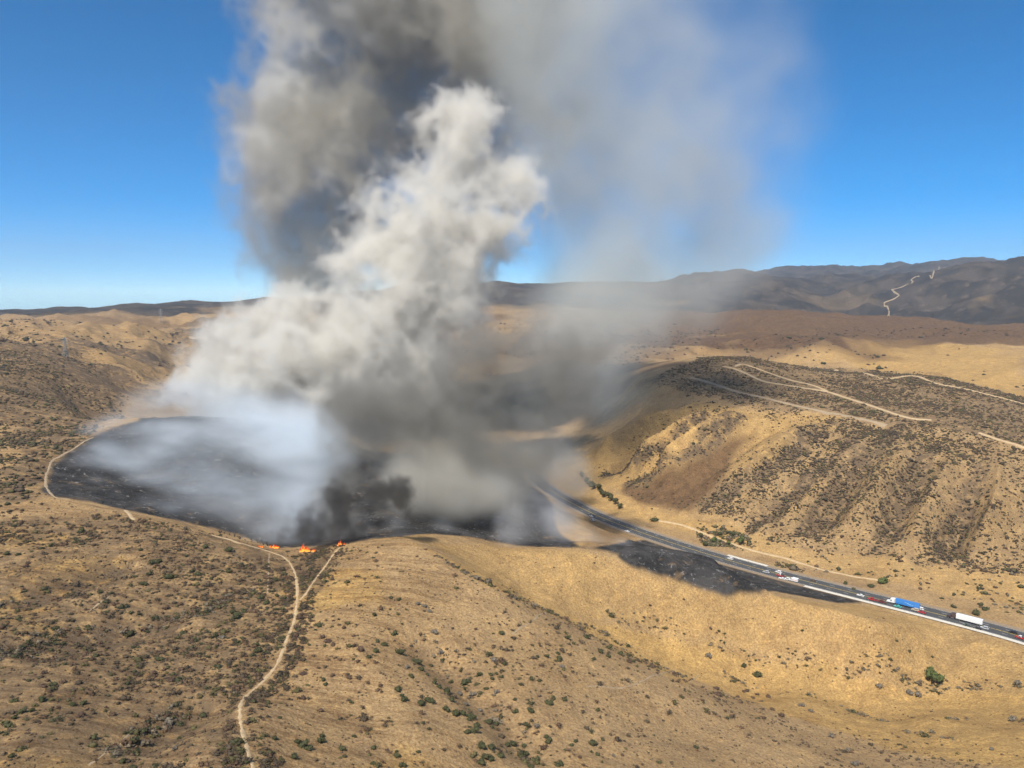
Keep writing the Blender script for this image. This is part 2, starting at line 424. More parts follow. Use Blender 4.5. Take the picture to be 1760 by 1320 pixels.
# close the small disc below the aircraft
c0 = len(v); v = np.vstack([v, [[0, 0, HZ[:, 0].mean()]]])
terr_me = mesh_np('terrain', v, f, smooth=True)
def put_attr(me, name, a4):
    at_ = me.attributes.new(name, 'FLOAT_COLOR', 'POINT')
    at_.data.foreach_set('color', np.asarray(a4, np.float32).ravel())
def with_c(a): return np.append(a.ravel(), 0.0)
put_attr(terr_me, 'cover', np.stack([with_c(burn), with_c(brush), with_c(gold), with_c(brown)], -1))
put_attr(terr_me, 'cover_far', np.stack([with_c(wood), with_c(esc), with_c(0 * wood), with_c(0 * wood)], -1))
terrain = link('terrain', terr_me)
tag(terrain, 'dry grass hills, canyon and mountains around the fire', kind='structure')
print('terrain mesh', round(time.time() - T0, 1), len(v))

# ------------------------------------------------------------------ materials
class NT_:
    def __init__(s, mat):
        mat.use_nodes = True; s.nt = mat.node_tree; s.n = s.nt.nodes; s.l = s.nt.links
    def new(s, t, **k):
        x = s.n.new(t)
        for a, b in k.items(): setattr(x, a, b)
        return x
    def put(s, sock, val):
        if hasattr(val, 'is_linked') or isinstance(val, bpy.types.NodeSocket): s.l.new(val, sock)
        else: sock.default_value = val
    def noise(s, vec, scale, detail=4, rough=0.55, dist=0.0):
        x = s.new('ShaderNodeTexNoise'); s.l.new(vec, x.inputs['Vector'])
        x.inputs['Scale'].default_value = scale; x.inputs['Detail'].default_value = detail
        x.inputs['Roughness'].default_value = rough; x.inputs['Distortion'].default_value = dist
        return x.outputs['Fac']
    def ramp(s, val, a, b, lo=0.0, hi=1.0):
        x = s.new('ShaderNodeMapRange'); x.interpolation_type = 'SMOOTHSTEP'
        s.put(x.inputs[0], val)
        for i, q in zip((1, 2, 3, 4), (a, b, lo, hi)): x.inputs[i].default_value = q
        return x.outputs[0]
    def math(s, op, a, b=0.0):
        x = s.new('ShaderNodeMath', operation=op); s.put(x.inputs[0], a); s.put(x.inputs[1], b)
        return x.outputs[0]
    def mix(s, fac, a, b, mode='MIX'):
        x = s.new('ShaderNodeMix', data_type='RGBA', blend_type=mode)
        s.put(x.inputs['Factor'], fac); s.put(x.inputs['A'], a); s.put(x.inputs['B'], b)
        return x.outputs['Result']
def c4(r, g, b): return (r, g, b, 1.0)

def simple(name, col, rough=0.6, metal=0.0, var=0.12, scale=2.0, coat=0.0):
    m = bpy.data.materials.new(name); t = NT_(m)
    b = t.n['Principled BSDF']
    co = t.new('ShaderNodeTexCoord').outputs['Object']
    nz = t.noise(co, scale, 4)
    cc = t.mix(t.ramp(nz, 0.3, 0.7), c4(*[x * (1 - var) for x in col]), c4(*[min(1, x * (1 + var)) for x in col]))
    t.l.new(cc, b.inputs['Base Color'])
    b.inputs['Roughness'].default_value = rough; b.inputs['Metallic'].default_value = metal
    if coat: b.inputs['Coat Weight'].default_value = coat
    return m

def terrain_material():
    m = bpy.data.materials.new('dry_hills'); t = NT_(m)
    b = t.n['Principled BSDF']; b.inputs['Roughness'].default_value = 0.95; b.inputs['Specular IOR Level'].default_value = 0.1
    P = t.new('ShaderNodeNewGeometry').outputs['Position']
    A = t.new('ShaderNodeAttribute', attribute_name='cover'); F = t.new('ShaderNodeAttribute', attribute_name='cover_far')
    sa = t.new('ShaderNodeSeparateColor'); t.l.new(A.outputs['Color'], sa.inputs[0])
    sf = t.new('ShaderNodeSeparateColor'); t.l.new(F.outputs['Color'], sf.inputs[0])
    burn, brush, gold, brown = sa.outputs[0], sa.outputs[1], sa.outputs[2], A.outputs['Alpha']
    wood = sf.outputs[0]
    n1 = t.noise(P, 0.022, 5, 0.6); n2 = t.noise(P, 0.13, 5, 0.65); n3 = t.noise(P, 0.9, 5, 0.7); n4 = t.noise(P, 0.35, 4, 0.6)
    # dry grass: grey tan to straw
    tan = t.mix(t.ramp(n1, 0.35, 0.65), c4(0.375, 0.252, 0.126), c4(0.455, 0.312, 0.158))
    tan = t.mix(t.ramp(n2, 0.52, 0.72, 0, 0.6), tan, c4(0.28, 0.19, 0.115))
    gd = t.mix(t.ramp(n2, 0.35, 0.65), c4(0.54, 0.35, 0.132), c4(0.455, 0.292, 0.112))
    gd = t.mix(t.ramp(n1, 0.55, 0.7, 0, 0.5), gd, c4(0.38, 0.225, 0.085))
    col = t.mix(gold, tan, gd)
    col = t.mix(brown, col, t.mix(t.ramp(n2, 0.4, 0.6), c4(0.100, 0.060, 0.036), c4(0.170, 0.100, 0.052)))
    # thin scrub between the shrubs: breaks up with its own noise
    bm = t.math('MULTIPLY', brush, t.ramp(n2, 0.34, 0.58, 0.35, 1.25))
    bc = t.mix(t.ramp(n3, 0.4, 0.6), c4(0.150, 0.108, 0.068), c4(0.215, 0.150, 0.088))
    col = t.mix(bm, col, bc)
    # chaparral on the far ranges
    wc = t.mix(t.ramp(t.noise(P, 0.006, 6, 0.65), 0.4, 0.62), c4(0.026, 0.025, 0.022), c4(0.085, 0.068, 0.052))
    wc = t.mix(t.ramp(t.noise(P, 0.016, 6, 0.75), 0.54, 0.66, 0, 0.6), wc, c4(0.20, 0.15, 0.105))
    col = t.mix(wood, col, wc)
    # grain of the grass: clumps, tufts and bare spots
    n5 = t.noise(P, 2.4, 4, 0.75); n6 = t.noise(P, 0.06, 6, 0.72, 0.6)
    col = t.mix(t.ramp(n6, 0.50, 0.66, 0.0, 0.55), col, t.mix(1.0, col, c4(0.70, 0.66, 0.66), 'MULTIPLY'))
    col = t.mix(t.ramp(n3, 0.34, 0.66, 0.0, 0.85), col, t.mix(1.0, col, c4(0.52, 0.48, 0.46), 'MULTIPLY'))
    col = t.mix(t.ramp(n5, 0.50, 0.68, 0.0, 0.65), col, t.mix(1.0, col, c4(0.50, 0.47, 0.46), 'MULTIPLY'))
    col = t.mix(t.ramp(n4, 0.54, 0.70, 0.0, 0.6), col, t.mix(1.0, col, c4(1.5, 1.42, 1.25), 'MULTIPLY'))
    col = t.mix(t.ramp(n2, 0.30, 0.50, 0.35, 0.0), col, t.mix(1.0, col, c4(1.35, 1.28, 1.1), 'MULTIPLY'))
    # fall-line streaks on the left slopes
    mp = t.new('ShaderNodeMapping'); mp.inputs['Rotation'].default_value = (0, 0, R(-42)); mp.inputs['Scale'].default_value = (0.035, 0.30, 0.10)
    t.l.new(P, mp.inputs['Vector']); n7 = t.noise(mp.outputs[0], 1.0, 5, 0.7)
    sx = t.new('ShaderNodeSeparateXYZ'); t.l.new(P, sx.inputs[0])
    lft = t.ramp(sx.outputs['X'], 20, -60)
    col = t.mix(t.math('MULTIPLY', lft, t.ramp(n7, 0.46, 0.62, 0, 0.75)), col, t.mix(1.0, col, c4(0.60, 0.55, 0.54), 'MULTIPLY'))
    # burnt ground: char with ash streaks
    b1 = t.noise(P, 0.035, 6, 0.7, 0.8); b2 = t.noise(P, 0.22, 6, 0.75, 1.2)
    bcol = t.mix(t.ramp(n3, 0.35, 0.65), c4(0.013, 0.013, 0.013), c4(0.036, 0.034, 0.033))
    bcol = t.mix(t.ramp(b1, 0.42, 0.60, 0, 0.85), bcol, c4(0.062, 0.058, 0.056))
    bcol = t.mix(t.ramp(n6, 0.58, 0.66, 0, 0.75), bcol, c4(0.16, 0.105, 0.058))
    bcol = t.mix(t.ramp(b2, 0.57, 0.66, 0, 0.85), bcol, c4(0.27, 0.26, 0.25))
    col = t.mix(burn, col, bcol)
    t.l.new(col, b.inputs['Base Color'])
    bp = t.new('ShaderNodeBump'); bp.inputs['Strength'].default_value = 0.8; bp.inputs['Distance'].default_value = 0.6
    t.l.new(t.math('ADD', n3, t.math('MULTIPLY', n4, 1.5)), bp.inputs['Height']); t.l.new(bp.outputs[0], b.inputs['Normal'])
    return m
terr_me.materials.append(terrain_material())

# ------------------------------------------------------------------ ribbons: highway and dirt tracks
def ribbon(name, P, w, lift, mat, parent=None, follow=True, offs=0.0, cross=5, jit=0.0, seed=0):
    P = np.asarray(P); d = np.gradient(P, axis=0); d /= np.linalg.norm(d, axis=1)[:, None] + 1e-9
    nrm = np.stack([d[:, 1], -d[:, 0]], 1)
    k = np.linspace(-0.5, 0.5, cross)
    r = np.random.default_rng(seed)
    ww = w * (1 + jit * r.uniform(-1, 1, len(P)))
    V = P[:, None] + nrm[:, None] * (k[None, :, None] * ww[:, None, None] + offs)
    z = hgt(V[..., 0], V[..., 1]) + lift if follow else np.full(V.shape[:2], ROADZ + lift)
    if follow: z = z - (np.abs(k) > 0.45)[None] * lift * 1.6
    v = np.concatenate([V, z[..., None]], -1).reshape(-1, 3)
    n = len(P); i = np.arange(n * cross).reshape(n, cross)
    f = np.stack([i[:-1, :-1], i[1:, :-1], i[1:, 1:], i[:-1, 1:]], -1).reshape(-1, 4)
    nz = np.cross(v[f[0, 1]] - v[f[0, 0]], v[f[0, 2]] - v[f[0, 0]])[2]
    if nz < 0: f = f[:, ::-1]
    return link(name, mesh_np(name, v, f, [mat], smooth=True), parent)

def dirt_mat(name, a, b_):
    m = bpy.data.materials.new(name); t = NT_(m); b = t.n['Principled BSDF']
    P = t.new('ShaderNodeNewGeometry').outputs['Position']
    t.l.new(t.mix(t.ramp(t.noise(P, 0.5, 5, 0.65), 0.35, 0.65), c4(*a), c4(*b_)), b.inputs['Base Color'])
    b.inputs['Roughness'].default_value = 0.95
    return m
M_dirt = dirt_mat('pale_dirt', (0.50, 0.37, 0.215), (0.40, 0.28, 0.155))
M_dirt2 = dirt_mat('grey_dirt', (0.36, 0.27, 0.17), (0.29, 0.21, 0.13))
M_asph = dirt_mat('asphalt', (0.050, 0.052, 0.055), (0.064, 0.064, 0.066))
M_conc = dirt_mat('concrete', (0.62, 0.58, 0.50), (0.52, 0.48, 0.41))
M_grav = dirt_mat('gravel', (0.22, 0.165, 0.11), (0.28, 0.205, 0.13))
M_white = simple('road_paint', (0.75, 0.75, 0.72), 0.7)
M_yel = simple('yellow_paint', (0.70, 0.50, 0.10), 0.7)

road = link('highway', None); tag(road, 'grey highway running through the canyon below the burnt slope', kind='structure')
ribbon('gravel_bed', ROAD, 25, 0.0, M_grav, road, False, 0.0)
ribbon('asphalt', ROAD, 16.5, 0.05, M_asph, road, False, -0.5)
KC = int(np.argmin(((ROAD - on_level(1372, 1002)) ** 2).sum(1)))
ribbon('concrete_edge', ROAD[:KC], 3.4, 0.10, M_conc, road, False, -10.6)
K1, K2 = (int(np.argmin(((ROAD - on_level(*q)) ** 2).sum(1))) for q in ((1310, 976), (1236, 955)))
ribbon('pale_bank', ROAD[K1:K2], 3.0, 0.12, M_conc, road, False, 9.6)
for off, mt in ((7.2, M_white), (-8.2, M_white), (-0.7, M_yel), (-0.3, M_yel)):
    ribbon('edge_line' if mt is M_white else 'centre_line', ROAD, 0.18, 0.055, mt, road, False, off, 2)
# dashes between the lanes
seg = np.concatenate([[0], np.cumsum(np.linalg.norm(np.diff(ROAD, axis=0), axis=1))])
dv, df = [], []
for off in (3.4, -4.3):
    for s0 in np.arange(0, seg[-1] - 4, 12.0):
        q = []
        for s1 in (s0, s0 + 3):
            p = np.array([np.interp(s1, seg, ROAD[:, 0]), np.interp(s1, seg, ROAD[:, 1])]); p2 = np.array([np.interp(s1 + 1, seg, ROAD[:, 0]), np.interp(s1 + 1, seg, ROAD[:, 1])])
            t_ = (p2 - p) / np.linalg.norm(p2 - p); nn = np.array([t_[1], -t_[0]])
            q += [p + nn * (off - 0.08), p + nn * (off + 0.08)]
        k = len(dv); dv += [(a[0], a[1], ROADZ + 0.056) for a in q]; df.append((k, k + 1, k + 3, k + 2))
tag(link('lane_dash', mesh_np('lane_dash', dv, df, [M_white]), road), kind='stuff')

TRACKS = []
def track(pix, w, lab, mat=M_dirt, lift=0.16, step=2.5, jit=0.25, name='dirt_track'):
    P = resample(line(pix), step)
    o = ribbon(name, P, w, lift, mat, jit=jit, seed=len(P))
    tag(o, lab, kind='structure'); TRACKS.append((P, w)); return P
TRAIL = track([(463,948),(485,956),(501,972),(509,993),(511,1025),(507,1062),(493,1099),(477,1140),(450,1173),(421,1199),(413,1214),(414,1242),(425,1287),(436,1325),(440,1380)], 1.35, 'pale dirt trail winding down the front slope from the fire', step=1.2, jit=0.45)
TRAIL2 = track([(584,941),(577,948),(566,963),(550,985),(537,1003),(528,1017),(515,1032)], 1.1, 'short rutted dirt trail rising right of the main trail to the crest', step=1.5, jit=0.6)
track([(463,948),(440,941),(415,934),(390,926),(365,920)], 2.6, 'dirt fire line along the crest left of the flames', step=1.5)
track([(231,894),(226,889),(221,882),(216,877)], 2.6, 'short bare stretch of fire line on the crest at left', step=1.0)
track([(160,752),(140,762),(112,779),(92,790),(84,806),(79,822),(80,838),(92,853),(120,858)], 1.7, 'curved dirt fire line round the left end of the burnt hill', M_dirt2, step=1.6, jit=0.5)
track([(1187,649),(1233,662),(1287,678),(1346,692),(1415,708),(1474,719),(1524,732)], 7, 'wide pale gravel road along the canyon rim', M_dirt2, 0.5, 6)
track([(1242,630),(1260,633),(1287,644),(1315,656),(1369,665),(1424,674),(1474,690),(1528,708),(1565,719),(1601,722)], 5.5, 'pale dirt road across the scrubby mesa', M_dirt, 0.5, 6)
track([(1262,630),(1278,626),(1305,635),(1351,651),(1396,662),(1424,673)], 4.5, 'narrow dirt road joining the mesa road from above', M_dirt, 0.5, 6)
track([(1390,632),(1440,637),(1501,646),(1569,646),(1605,658),(1651,667),(1705,680),(1775,698)], 5, 'thin dirt road along the back edge of the mesa', M_dirt, 0.6, 8)
track([(1683,744),(1724,758),(1775,774)], 5, 'short dirt road at the right end of the mesa', M_dirt, 0.5, 6)
track([(1527,545),(1528,536),(1520,526),(1523,519),(1545,508),(1532,498),(1552,493),(1569,485),(1566,481),(1580,475)], 8, 'zigzag pale road climbing the dark far mountain', M_dirt2, 3.5, 25)
track([(1598,474),(1605,466),(1614,458)], 9, 'upper leg of the pale mountain road', M_dirt2, 3.5, 25)
track([(325,580),(340,582),(356,583)], 9, 'pale highway bend in the far left valley', M_dirt2, 2.5, 12)
track([(1127,894),(1180,905),(1230,925),(1290,945),(1370,966),(1440,985),(1520,998)], 3.2, 'faint dirt track along the canyon floor behind the highway', M_dirt, 0.25, 4)
for pix, lab in (([(879,1090),(896,1078),(913,1068),(940,1053)], 'faint footpath across the middle of the straw hillside'), ([(155,1050),(170,1037),(188,1025)], 'short bare strip on the left slope'), ([(151,1316),(180,1295),(213,1271),(235,1255)], 'bare strip in the gully at the bottom left'), ([(463,950),(462,975),(461,1000),(460,1020)], 'straight faint path dropping from the top of the winding trail'), ([(1010,1180),(1100,1172),(1200,1160)], 'faint path low on the straw hillside')):
    track(pix, 0.7, lab, M_dirt2, 0.06, 1.5, 0.5, 'footpath')
print('tracks', round(time.time() - T0, 1))
# ------------------------------------------------------------------ smoke: density fields turned into volumes
NB = 128
def octave(seed, wl):
    r = np.random.default_rng(seed)
    w = np.fft.rfftn(r.standard_normal((NB, NB, NB)).astype(np.float32))
    kx = np.fft.fftfreq(NB); kz = np.fft.rfftfreq(NB)
    k = np.sqrt(kx[:, None, None] ** 2 + kx[None, :, None] ** 2 + kz[None, None, :] ** 2) * wl
    w *= np.exp(-((np.log(k + 1e-6)) ** 2) / (2 * 0.42 ** 2))
    f = np.fft.irfftn(w, s=(NB, NB, NB)).astype(np.float32)
    return f / f.std()
OCT = [octave(40 + k, wl) for k, wl in enumerate((64, 32, 16, 8, 4.2))]
BILLOW = sum(a * (1.0 - np.abs(o) / 0.8) for a, o in zip((0.50, 0.27, 0.15, 0.08, 0.045), OCT[1:] + OCT[4:])).astype(np.float32)
BILLOW = sum(a * (0.8 - np.abs(o)) for a, o in zip((0.34, 0.32, 0.24, 0.16, 0.09), OCT)).astype(np.float32)
WISP = sum(a * o for a, o in zip((0.55, 0.32, 0.2, 0.11, 0.06), OCT)).astype(np.float32)
def tile(F, shape, off, stretch=(1, 1, 1)):
    ii = [((np.arange(s) / st).astype(int) + o) % NB for s, st, o in zip(shape, stretch, off)]
    return F[np.ix_(*ii)]

def make_smoke(name, label, puffs, voxel, dens, col, soft, amp, seed, mode='billow', aniso=0.25, depth=1.0, wisp=0.0, absorb=(0, 0, 0), lean=0.0, stretch=(1, 1, 1), power=1.0, grow=1.0, cap=0.0):
    C = [];
    for q in puffs:
        u, v, rp, r = q[:4]; w = q[4] if len(q) > 4 else 1.0
        c = px(u, v, r); rm = rp * r / FPX * grow
        C.append((c, rm, w))
    lo = np.min([c - rm * np.array([1.5, 1.5 * depth, 1.5]) for c, rm, w in C], axis=0)
    hi = np.max([c + rm * np.array([1.5, 1.5 * depth, 1.5]) for c, rm, w in C], axis=0)
    n = np.maximum(8, np.ceil((hi - lo) / voxel).astype(int)); hi = lo + (n - 1) * voxel
    F = np.full(n, -3.0 if mode == 'billow' else 0.0, np.float32)
    D = np.zeros(n, np.float32)
    ax = [lo[i] + np.arange(n[i]) * voxel for i in range(3)]
    for c, rm, w in C:
        e = np.array([1.5, 1.5 * depth, 1.5]) * rm * (1.0 if mode == 'billow' else 1.35)
        s = [slice(max(0, int((c[i] - e[i] - lo[i]) / voxel)), min(n[i], int((c[i] + e[i] - lo[i]) / voxel) + 2)) for i in range(3)]; s = tuple(s)
        x, y, z = np.meshgrid(*(ax[i][s[i]] for i in range(3)), indexing='ij', sparse=True)
        d2 = ((x - c[0]) / rm) ** 2 + ((y - c[1]) / (rm * depth)) ** 2 + ((z - c[2]) / rm) ** 2
        if mode == 'billow':
            f = 1 - np.sqrt(d2); sub = F[s]; big = f > sub
            D[s] = np.where(big, w, D[s]); F[s] = np.maximum(sub, f) + 0.12 * np.exp(-4 * np.abs(f - sub)) * (np.maximum(sub, f) > -0.6)
        else:
            F[s] += w * np.exp(-1.9 * d2)
    off = np.random.default_rng(seed).integers(0, NB, 3)
    if mode == 'billow':
        N = tile(BILLOW, n, off, stretch) + wisp * tile(WISP, n, off[::-1], stretch)
        d = smooth01((F - 0.12 + amp * N) / soft) * D
    else:
        N = tile(WISP, n, off, stretch) + 0.6 * tile(BILLOW, n, off[::-1], stretch)
        if cap: F = cap * (1 - np.exp(-F / cap))
        d = np.clip(F - 0.10, 0, None) ** power * np.clip(1 + amp * N, 0.0, None) ** 1.3
        d *= smooth01((F - 0.08 + 0.10 * N) / soft)
    # nothing on the outermost layer, nothing in the ground
    d[0] = d[-1] = 0; d[:, 0] = d[:, -1] = 0; d[:, :, 0] = d[:, :, -1] = 0
    X, Y = np.meshgrid(ax[0], ax[1], indexing='ij')
    H = hgt(X, Y)
    d *= np.clip((ax[2][None, None, :] - H[:, :, None] + voxel) / (2 * voxel), 0, 1)
    d[d < 0.004] = 0
    me = bpy.data.meshes.new(name)
    N_ = int(d.size); me.vertices.add(N_)
    co = np.stack(np.meshgrid(*ax, indexing='ij'), -1).reshape(-1, 3).astype(np.float32)
    me.vertices.foreach_set('co', co.ravel())
    at_ = me.attributes.new('soot', 'FLOAT', 'POINT'); at_.data.foreach_set('value', d.astype(np.float32).ravel())
    o = link(name, me); tag(o, label, kind='stuff')
    m = bpy.data.materials.new(name); m.use_nodes = True; nt = m.node_tree; nt.nodes.clear()
    out = nt.nodes.new('ShaderNodeOutputMaterial'); p = nt.nodes.new('ShaderNodeVolumePrincipled')
    nt.links.new(p.outputs[0], out.inputs['Volume'])
    p.inputs['Density'].default_value = dens; p.inputs['Color'].default_value = (*col, 1)
    p.inputs['Anisotropy'].default_value = aniso; p.inputs['Absorption Color'].default_value = (*absorb, 1)
    me.materials.append(m)
    g = bpy.data.node_groups.new(name, 'GeometryNodeTree')
    g.interface.new_socket('Geometry', in_out='INPUT', socket_type='NodeSocketGeometry')
    g.interface.new_socket('Geometry', in_out='OUTPUT', socket_type='NodeSocketGeometry')
    A = g.nodes.new; L = g.links.new
    gi = A('NodeGroupInput'); go = A('NodeGroupOutput'); vc = A('GeometryNodeVolumeCube')
    vc.inputs['Min'].default_value = lo; vc.inputs['Max'].default_value = hi
    for i, k in enumerate(('Resolution X', 'Resolution Y', 'Resolution Z')): vc.inputs[k].default_value = int(n[i])
    def vm(op, a, b):
        x = A('ShaderNodeVectorMath'); x.operation = op; L(a, x.inputs[0])
        if b is not None: x.inputs[1].default_value = b
        return x
    x = vm('SUBTRACT', A('GeometryNodeInputPosition').outputs[0], lo)
    x = vm('MULTIPLY', x.outputs[0], (1 / voxel,) * 3); x = vm('ADD', x.outputs[0], (0.5,) * 3); x = vm('FLOOR', x.outputs[0], None)
    x = vm('DOT_PRODUCT', x.outputs[0], (float(n[1] * n[2]), float(n[2]), 1.0))
    si = A('GeometryNodeSampleIndex'); si.data_type = 'FLOAT'; si.domain = 'POINT'
    na = A('GeometryNodeInputNamedAttribute'); na.data_type = 'FLOAT'; na.inputs['Name'].default_value = 'soot'
    L(gi.outputs[0], si.inputs['Geometry']); L(na.outputs[0], si.inputs['Value']); L(x.outputs['Value'], si.inputs['Index'])
    L(si.outputs[0], vc.inputs['Density'])
    sm = A('GeometryNodeSetMaterial'); sm.inputs['Material'].default_value = m
    L(vc.outputs[0], sm.inputs[0]); L(sm.outputs[0], go.inputs[0])
    o.modifiers.new('volume', 'NODES').node_group = g
    print(name, n, N_, round(time.time() - T0, 1))
    return o

def at_r(r, lst): return [(q[0], q[1], q[2], r + (q[3] if len(q) > 3 else 0)) + tuple(q[4:]) for q in lst]
make_smoke('white_smoke', 'dense white smoke boiling up in a tower behind the burnt hill',
  at_r(800, [(793,192,42),(800,245,58),(765,300,68),(840,305,66),(872,335,46),(722,345,58),(762,380,88),(690,405,76),(835,395,66),(800,440,62),(640,432,42),(700,470,88),(775,455,70),(618,470,42),
   (670,540,84),(740,530,76),(600,560,76),(520,545,56),(472,535,30),(700,610,78),(630,630,84),(550,620,86),(470,600,66),(412,580,40),(400,630,56),(352,625,36),(480,670,74),(385,672,54),(322,662,30),(560,690,84),(640,690,74),(705,665,50),(425,710,40),(300,690,24),(500,715,44)]),
  2.2, 0.070, (0.958, 0.934, 0.88), 0.8, 0.75, 5, wisp=0.15, aniso=0.1, grow=1.28)
make_smoke('brown_smoke', 'grey brown smoke column rising above and behind the white tower',
  at_r(960, [(510,10,80),(610,20,110),(730,40,120),(850,40,100),(560,120,100),(680,150,120),(800,120,100),(890,130,70),(925,190,48),(620,230,110),(505,220,66),(478,285,52),(560,300,110),(460,350,40),(520,390,80),(470,430,50),(560,450,76),(870,230,66),(640,350,80),(760,230,90),
   (590,-110,130),(760,-120,150),(680,-240,170),(900,-100,100)]),
  3.4, 0.021, (0.63, 0.60, 0.535), 0.6, 0.75, 8, wisp=0.25, grow=1.38)
make_smoke('pale_smoke', 'pale grey smoke billows on the left flank and top of the brown column',
  at_r(905, [(505,190,46),(480,240,44),(520,230,50),(460,290,26),(500,300,50),(470,350,26),(540,180,40),(560,260,40),(520,40,44),(600,20,40),(560,-10,50),(700,30,44),(780,60,40),(850,100,36),(925,180,40),(900,150,34),(880,40,44),(940,60,34),(650,-30,60),(800,-30,60)]),
  3.0, 0.030, (0.88, 0.87, 0.84), 0.8, 0.8, 37, wisp=0.4, aniso=0.1, grow=1.35)
make_smoke('thin_smoke', 'thin grey veil of drifting smoke right of the columns',
  at_r(870, [(940,-20,120,0,1.7),(940,60,120,0,1.9),(950,180,100,0,1.9),(1000,200,110,0,1.1),(1080,40,100,0,.6),(1060,170,120,0,.7),(960,320,100,0,1.3),(1180,110,120,0,.6),(1150,260,140,0,.8),(1260,290,120,0,.8),(1310,170,110,0,.6),(1330,50,110,0,.45),(1050,330,120,0,.9),(1150,390,140,0,1.1),(1250,400,120,0,1.),(1340,380,100,0,.5),(1030,470,110,0,1.7),(1120,490,110,0,1.9),(1210,490,80,0,.9),(980,560,100,-60,2.1),(1070,580,90,-60,2.1),(1160,560,70,-40,.8),(1020,660,90,-120,2.0),(1100,650,60,-80,.7),(960,740,70,-160,2.),(940,640,80,-160,2.),(860,520,60,-60,.5),(900,820,60,-260,1.8),(960,820,40,-220,1.5),(850,840,50,-330,1.6),(800,870,46,-400,1.5),(900,870,40,-370,1.4),(1000,-110,140,0,.6),(1220,-110,150,0,.5),(1400,-80,120,0,.35),(1390,230,110,0,.35),(1690,130,100,0,0.22),(1610,-10,60,0,0.3)]),
  5.0, 0.0078, (0.74, 0.76, 0.75), 1.15, 0.6, 12, mode='wisp', grow=1.15, aniso=0.05, cap=3.0)
make_smoke('grey_smoke', 'low grey smoke leaning right behind the burning crest',
  at_r(570, [(620,710,50),(670,700,56),(600,730,36),(700,690,46),(650,760,60),(710,770,70),(780,740,80),(850,690,84),(890,620,80),(830,600,64),(800,800,64),(860,760,66),(720,840,50),(640,820,44),(600,840,38,-60),(560,870,30,-90),(580,900,26,-110),(910,700,60),(950,660,56),(970,600,50),(770,860,40)]),
  2.4, 0.046, (0.50, 0.48, 0.435), 0.9, 0.8, 17, wisp=0.35, grow=1.4)
make_smoke('blue_smoke', 'thin bluish smoke drifting low over the burnt hill',
  [(300,795,57,640,1.6),(380,785,60,650,1),(450,790,64,650,1.2),(520,790,70,660,1.3),(500,740,66,690,1.95),(420,740,55,690,1.8),(340,740,48,690,1.5),(270,750,44,690,1.35),(240,712,40,770,1.8),(290,705,44,760,1.95),(350,700,48,760,1.95),(420,710,48,750,1.95),(200,735,33,720,1.35),(160,755,29,690,1.05),(205,806,34,610,1.44),(140,814,30,600,1.44),(100,820,18,590,1.12),(255,803,39,610,1.6),(170,812,30,605,1.44),(180,780,34,630,1.12),(240,835,34,570,1.28),(160,838,25,560,1.12),(300,830,51,560,1.6),(350,840,54,545,1.4),(420,845,58,540,1.6),(490,845,60,530,1.7),(540,840,54,520,1.5),(340,868,36,510,1.2),(390,880,44,500,1.7),(440,890,46,480,1.9),(480,900,44,468,2),(510,890,44,470,1.9),(460,915,28,455,1.8),(420,905,28,465,1.5),(540,890,36,470,1.5),(290,872,30,500,1.44),(330,888,22,480,1.1),(250,866,23,510,1.28),(200,858,18,520,1.12),(280,890,16,480,1.28),(360,905,18,462,1.1),(580,915,26,455,1.2),(620,905,26,460,1),(680,900,30,490,0.9),(760,905,30,500,0.9),(300,770,40,660,1.4),(230,770,36,670,1.2),(560,770,50,660,1.2)],
  2.2, 0.055, (0.88, 0.94, 1.0), 1.25, 0.5, 23, mode='wisp', grow=1.25, cap=1.0, aniso=0.0, stretch=(2.0, 1.4, 0.75))
make_smoke('low_smoke', 'pale grey smoke hugging the burnt ground right of the flames',
  [(740,790,50,580,.8),(800,790,56,590,1.),(860,800,56,600,1.),(920,790,46,600,.9),(700,800,50,560,1.),(680,840,40,530,1.),(820,820,50,570,1.),(760,830,46,550,1.),(900,850,36,560,.8),(640,850,30,510,.9),(720,845,44,530,.9),(780,850,44,530,1.),(850,850,44,540,.9),(660,870,34,500,.8),(610,885,28,480,.7),(950,770,40,640,.9),(900,730,46,660,.9),(890,890,26,520,.6),(925,820,40,700,1.2),(970,800,44,740,1.2),(990,830,30,740,.9),(880,800,44,720,1.2)],
  2.6, 0.080, (0.74, 0.72, 0.665), 0.8, 0.55, 44, mode='wisp', grow=1.3, cap=1.0, aniso=0.1, stretch=(1.6, 1.2, 1.0))
make_smoke('black_smoke', 'dark sooty smoke rising straight from the flames on the crest',
  at_r(424, [(522,930,12),(523,912,15),(522,893,17),(530,876,17),(514,882,9),(586,918,14),(585,900,17),(590,880,18),(577,862,18),(604,925,14),(650,858,24),(678,850,23),(664,838,18),(640,885,14),(625,905,14),(478,930,5),(486,921,7),(494,911,8),(548,915,12),(556,890,14)]),
  0.9, 0.15, (0.15, 0.138, 0.125), 1.0, 0.9, 29, wisp=0.6, grow=1.4)
make_smoke('crest_smoke', 'faint smoke drifting off the burnt slope beside the highway',
  at_r(510, [(880,905,50,0),(960,900,46,0),(1010,935,36),(1070,952,34),(1140,970,24),(1190,985,18),(940,870,46,80)]),
  2.2, 0.03, (0.92, 0.95, 1.0), 0.35, 0.7, 31, mode='wisp', aniso=0.0, cap=1.2)
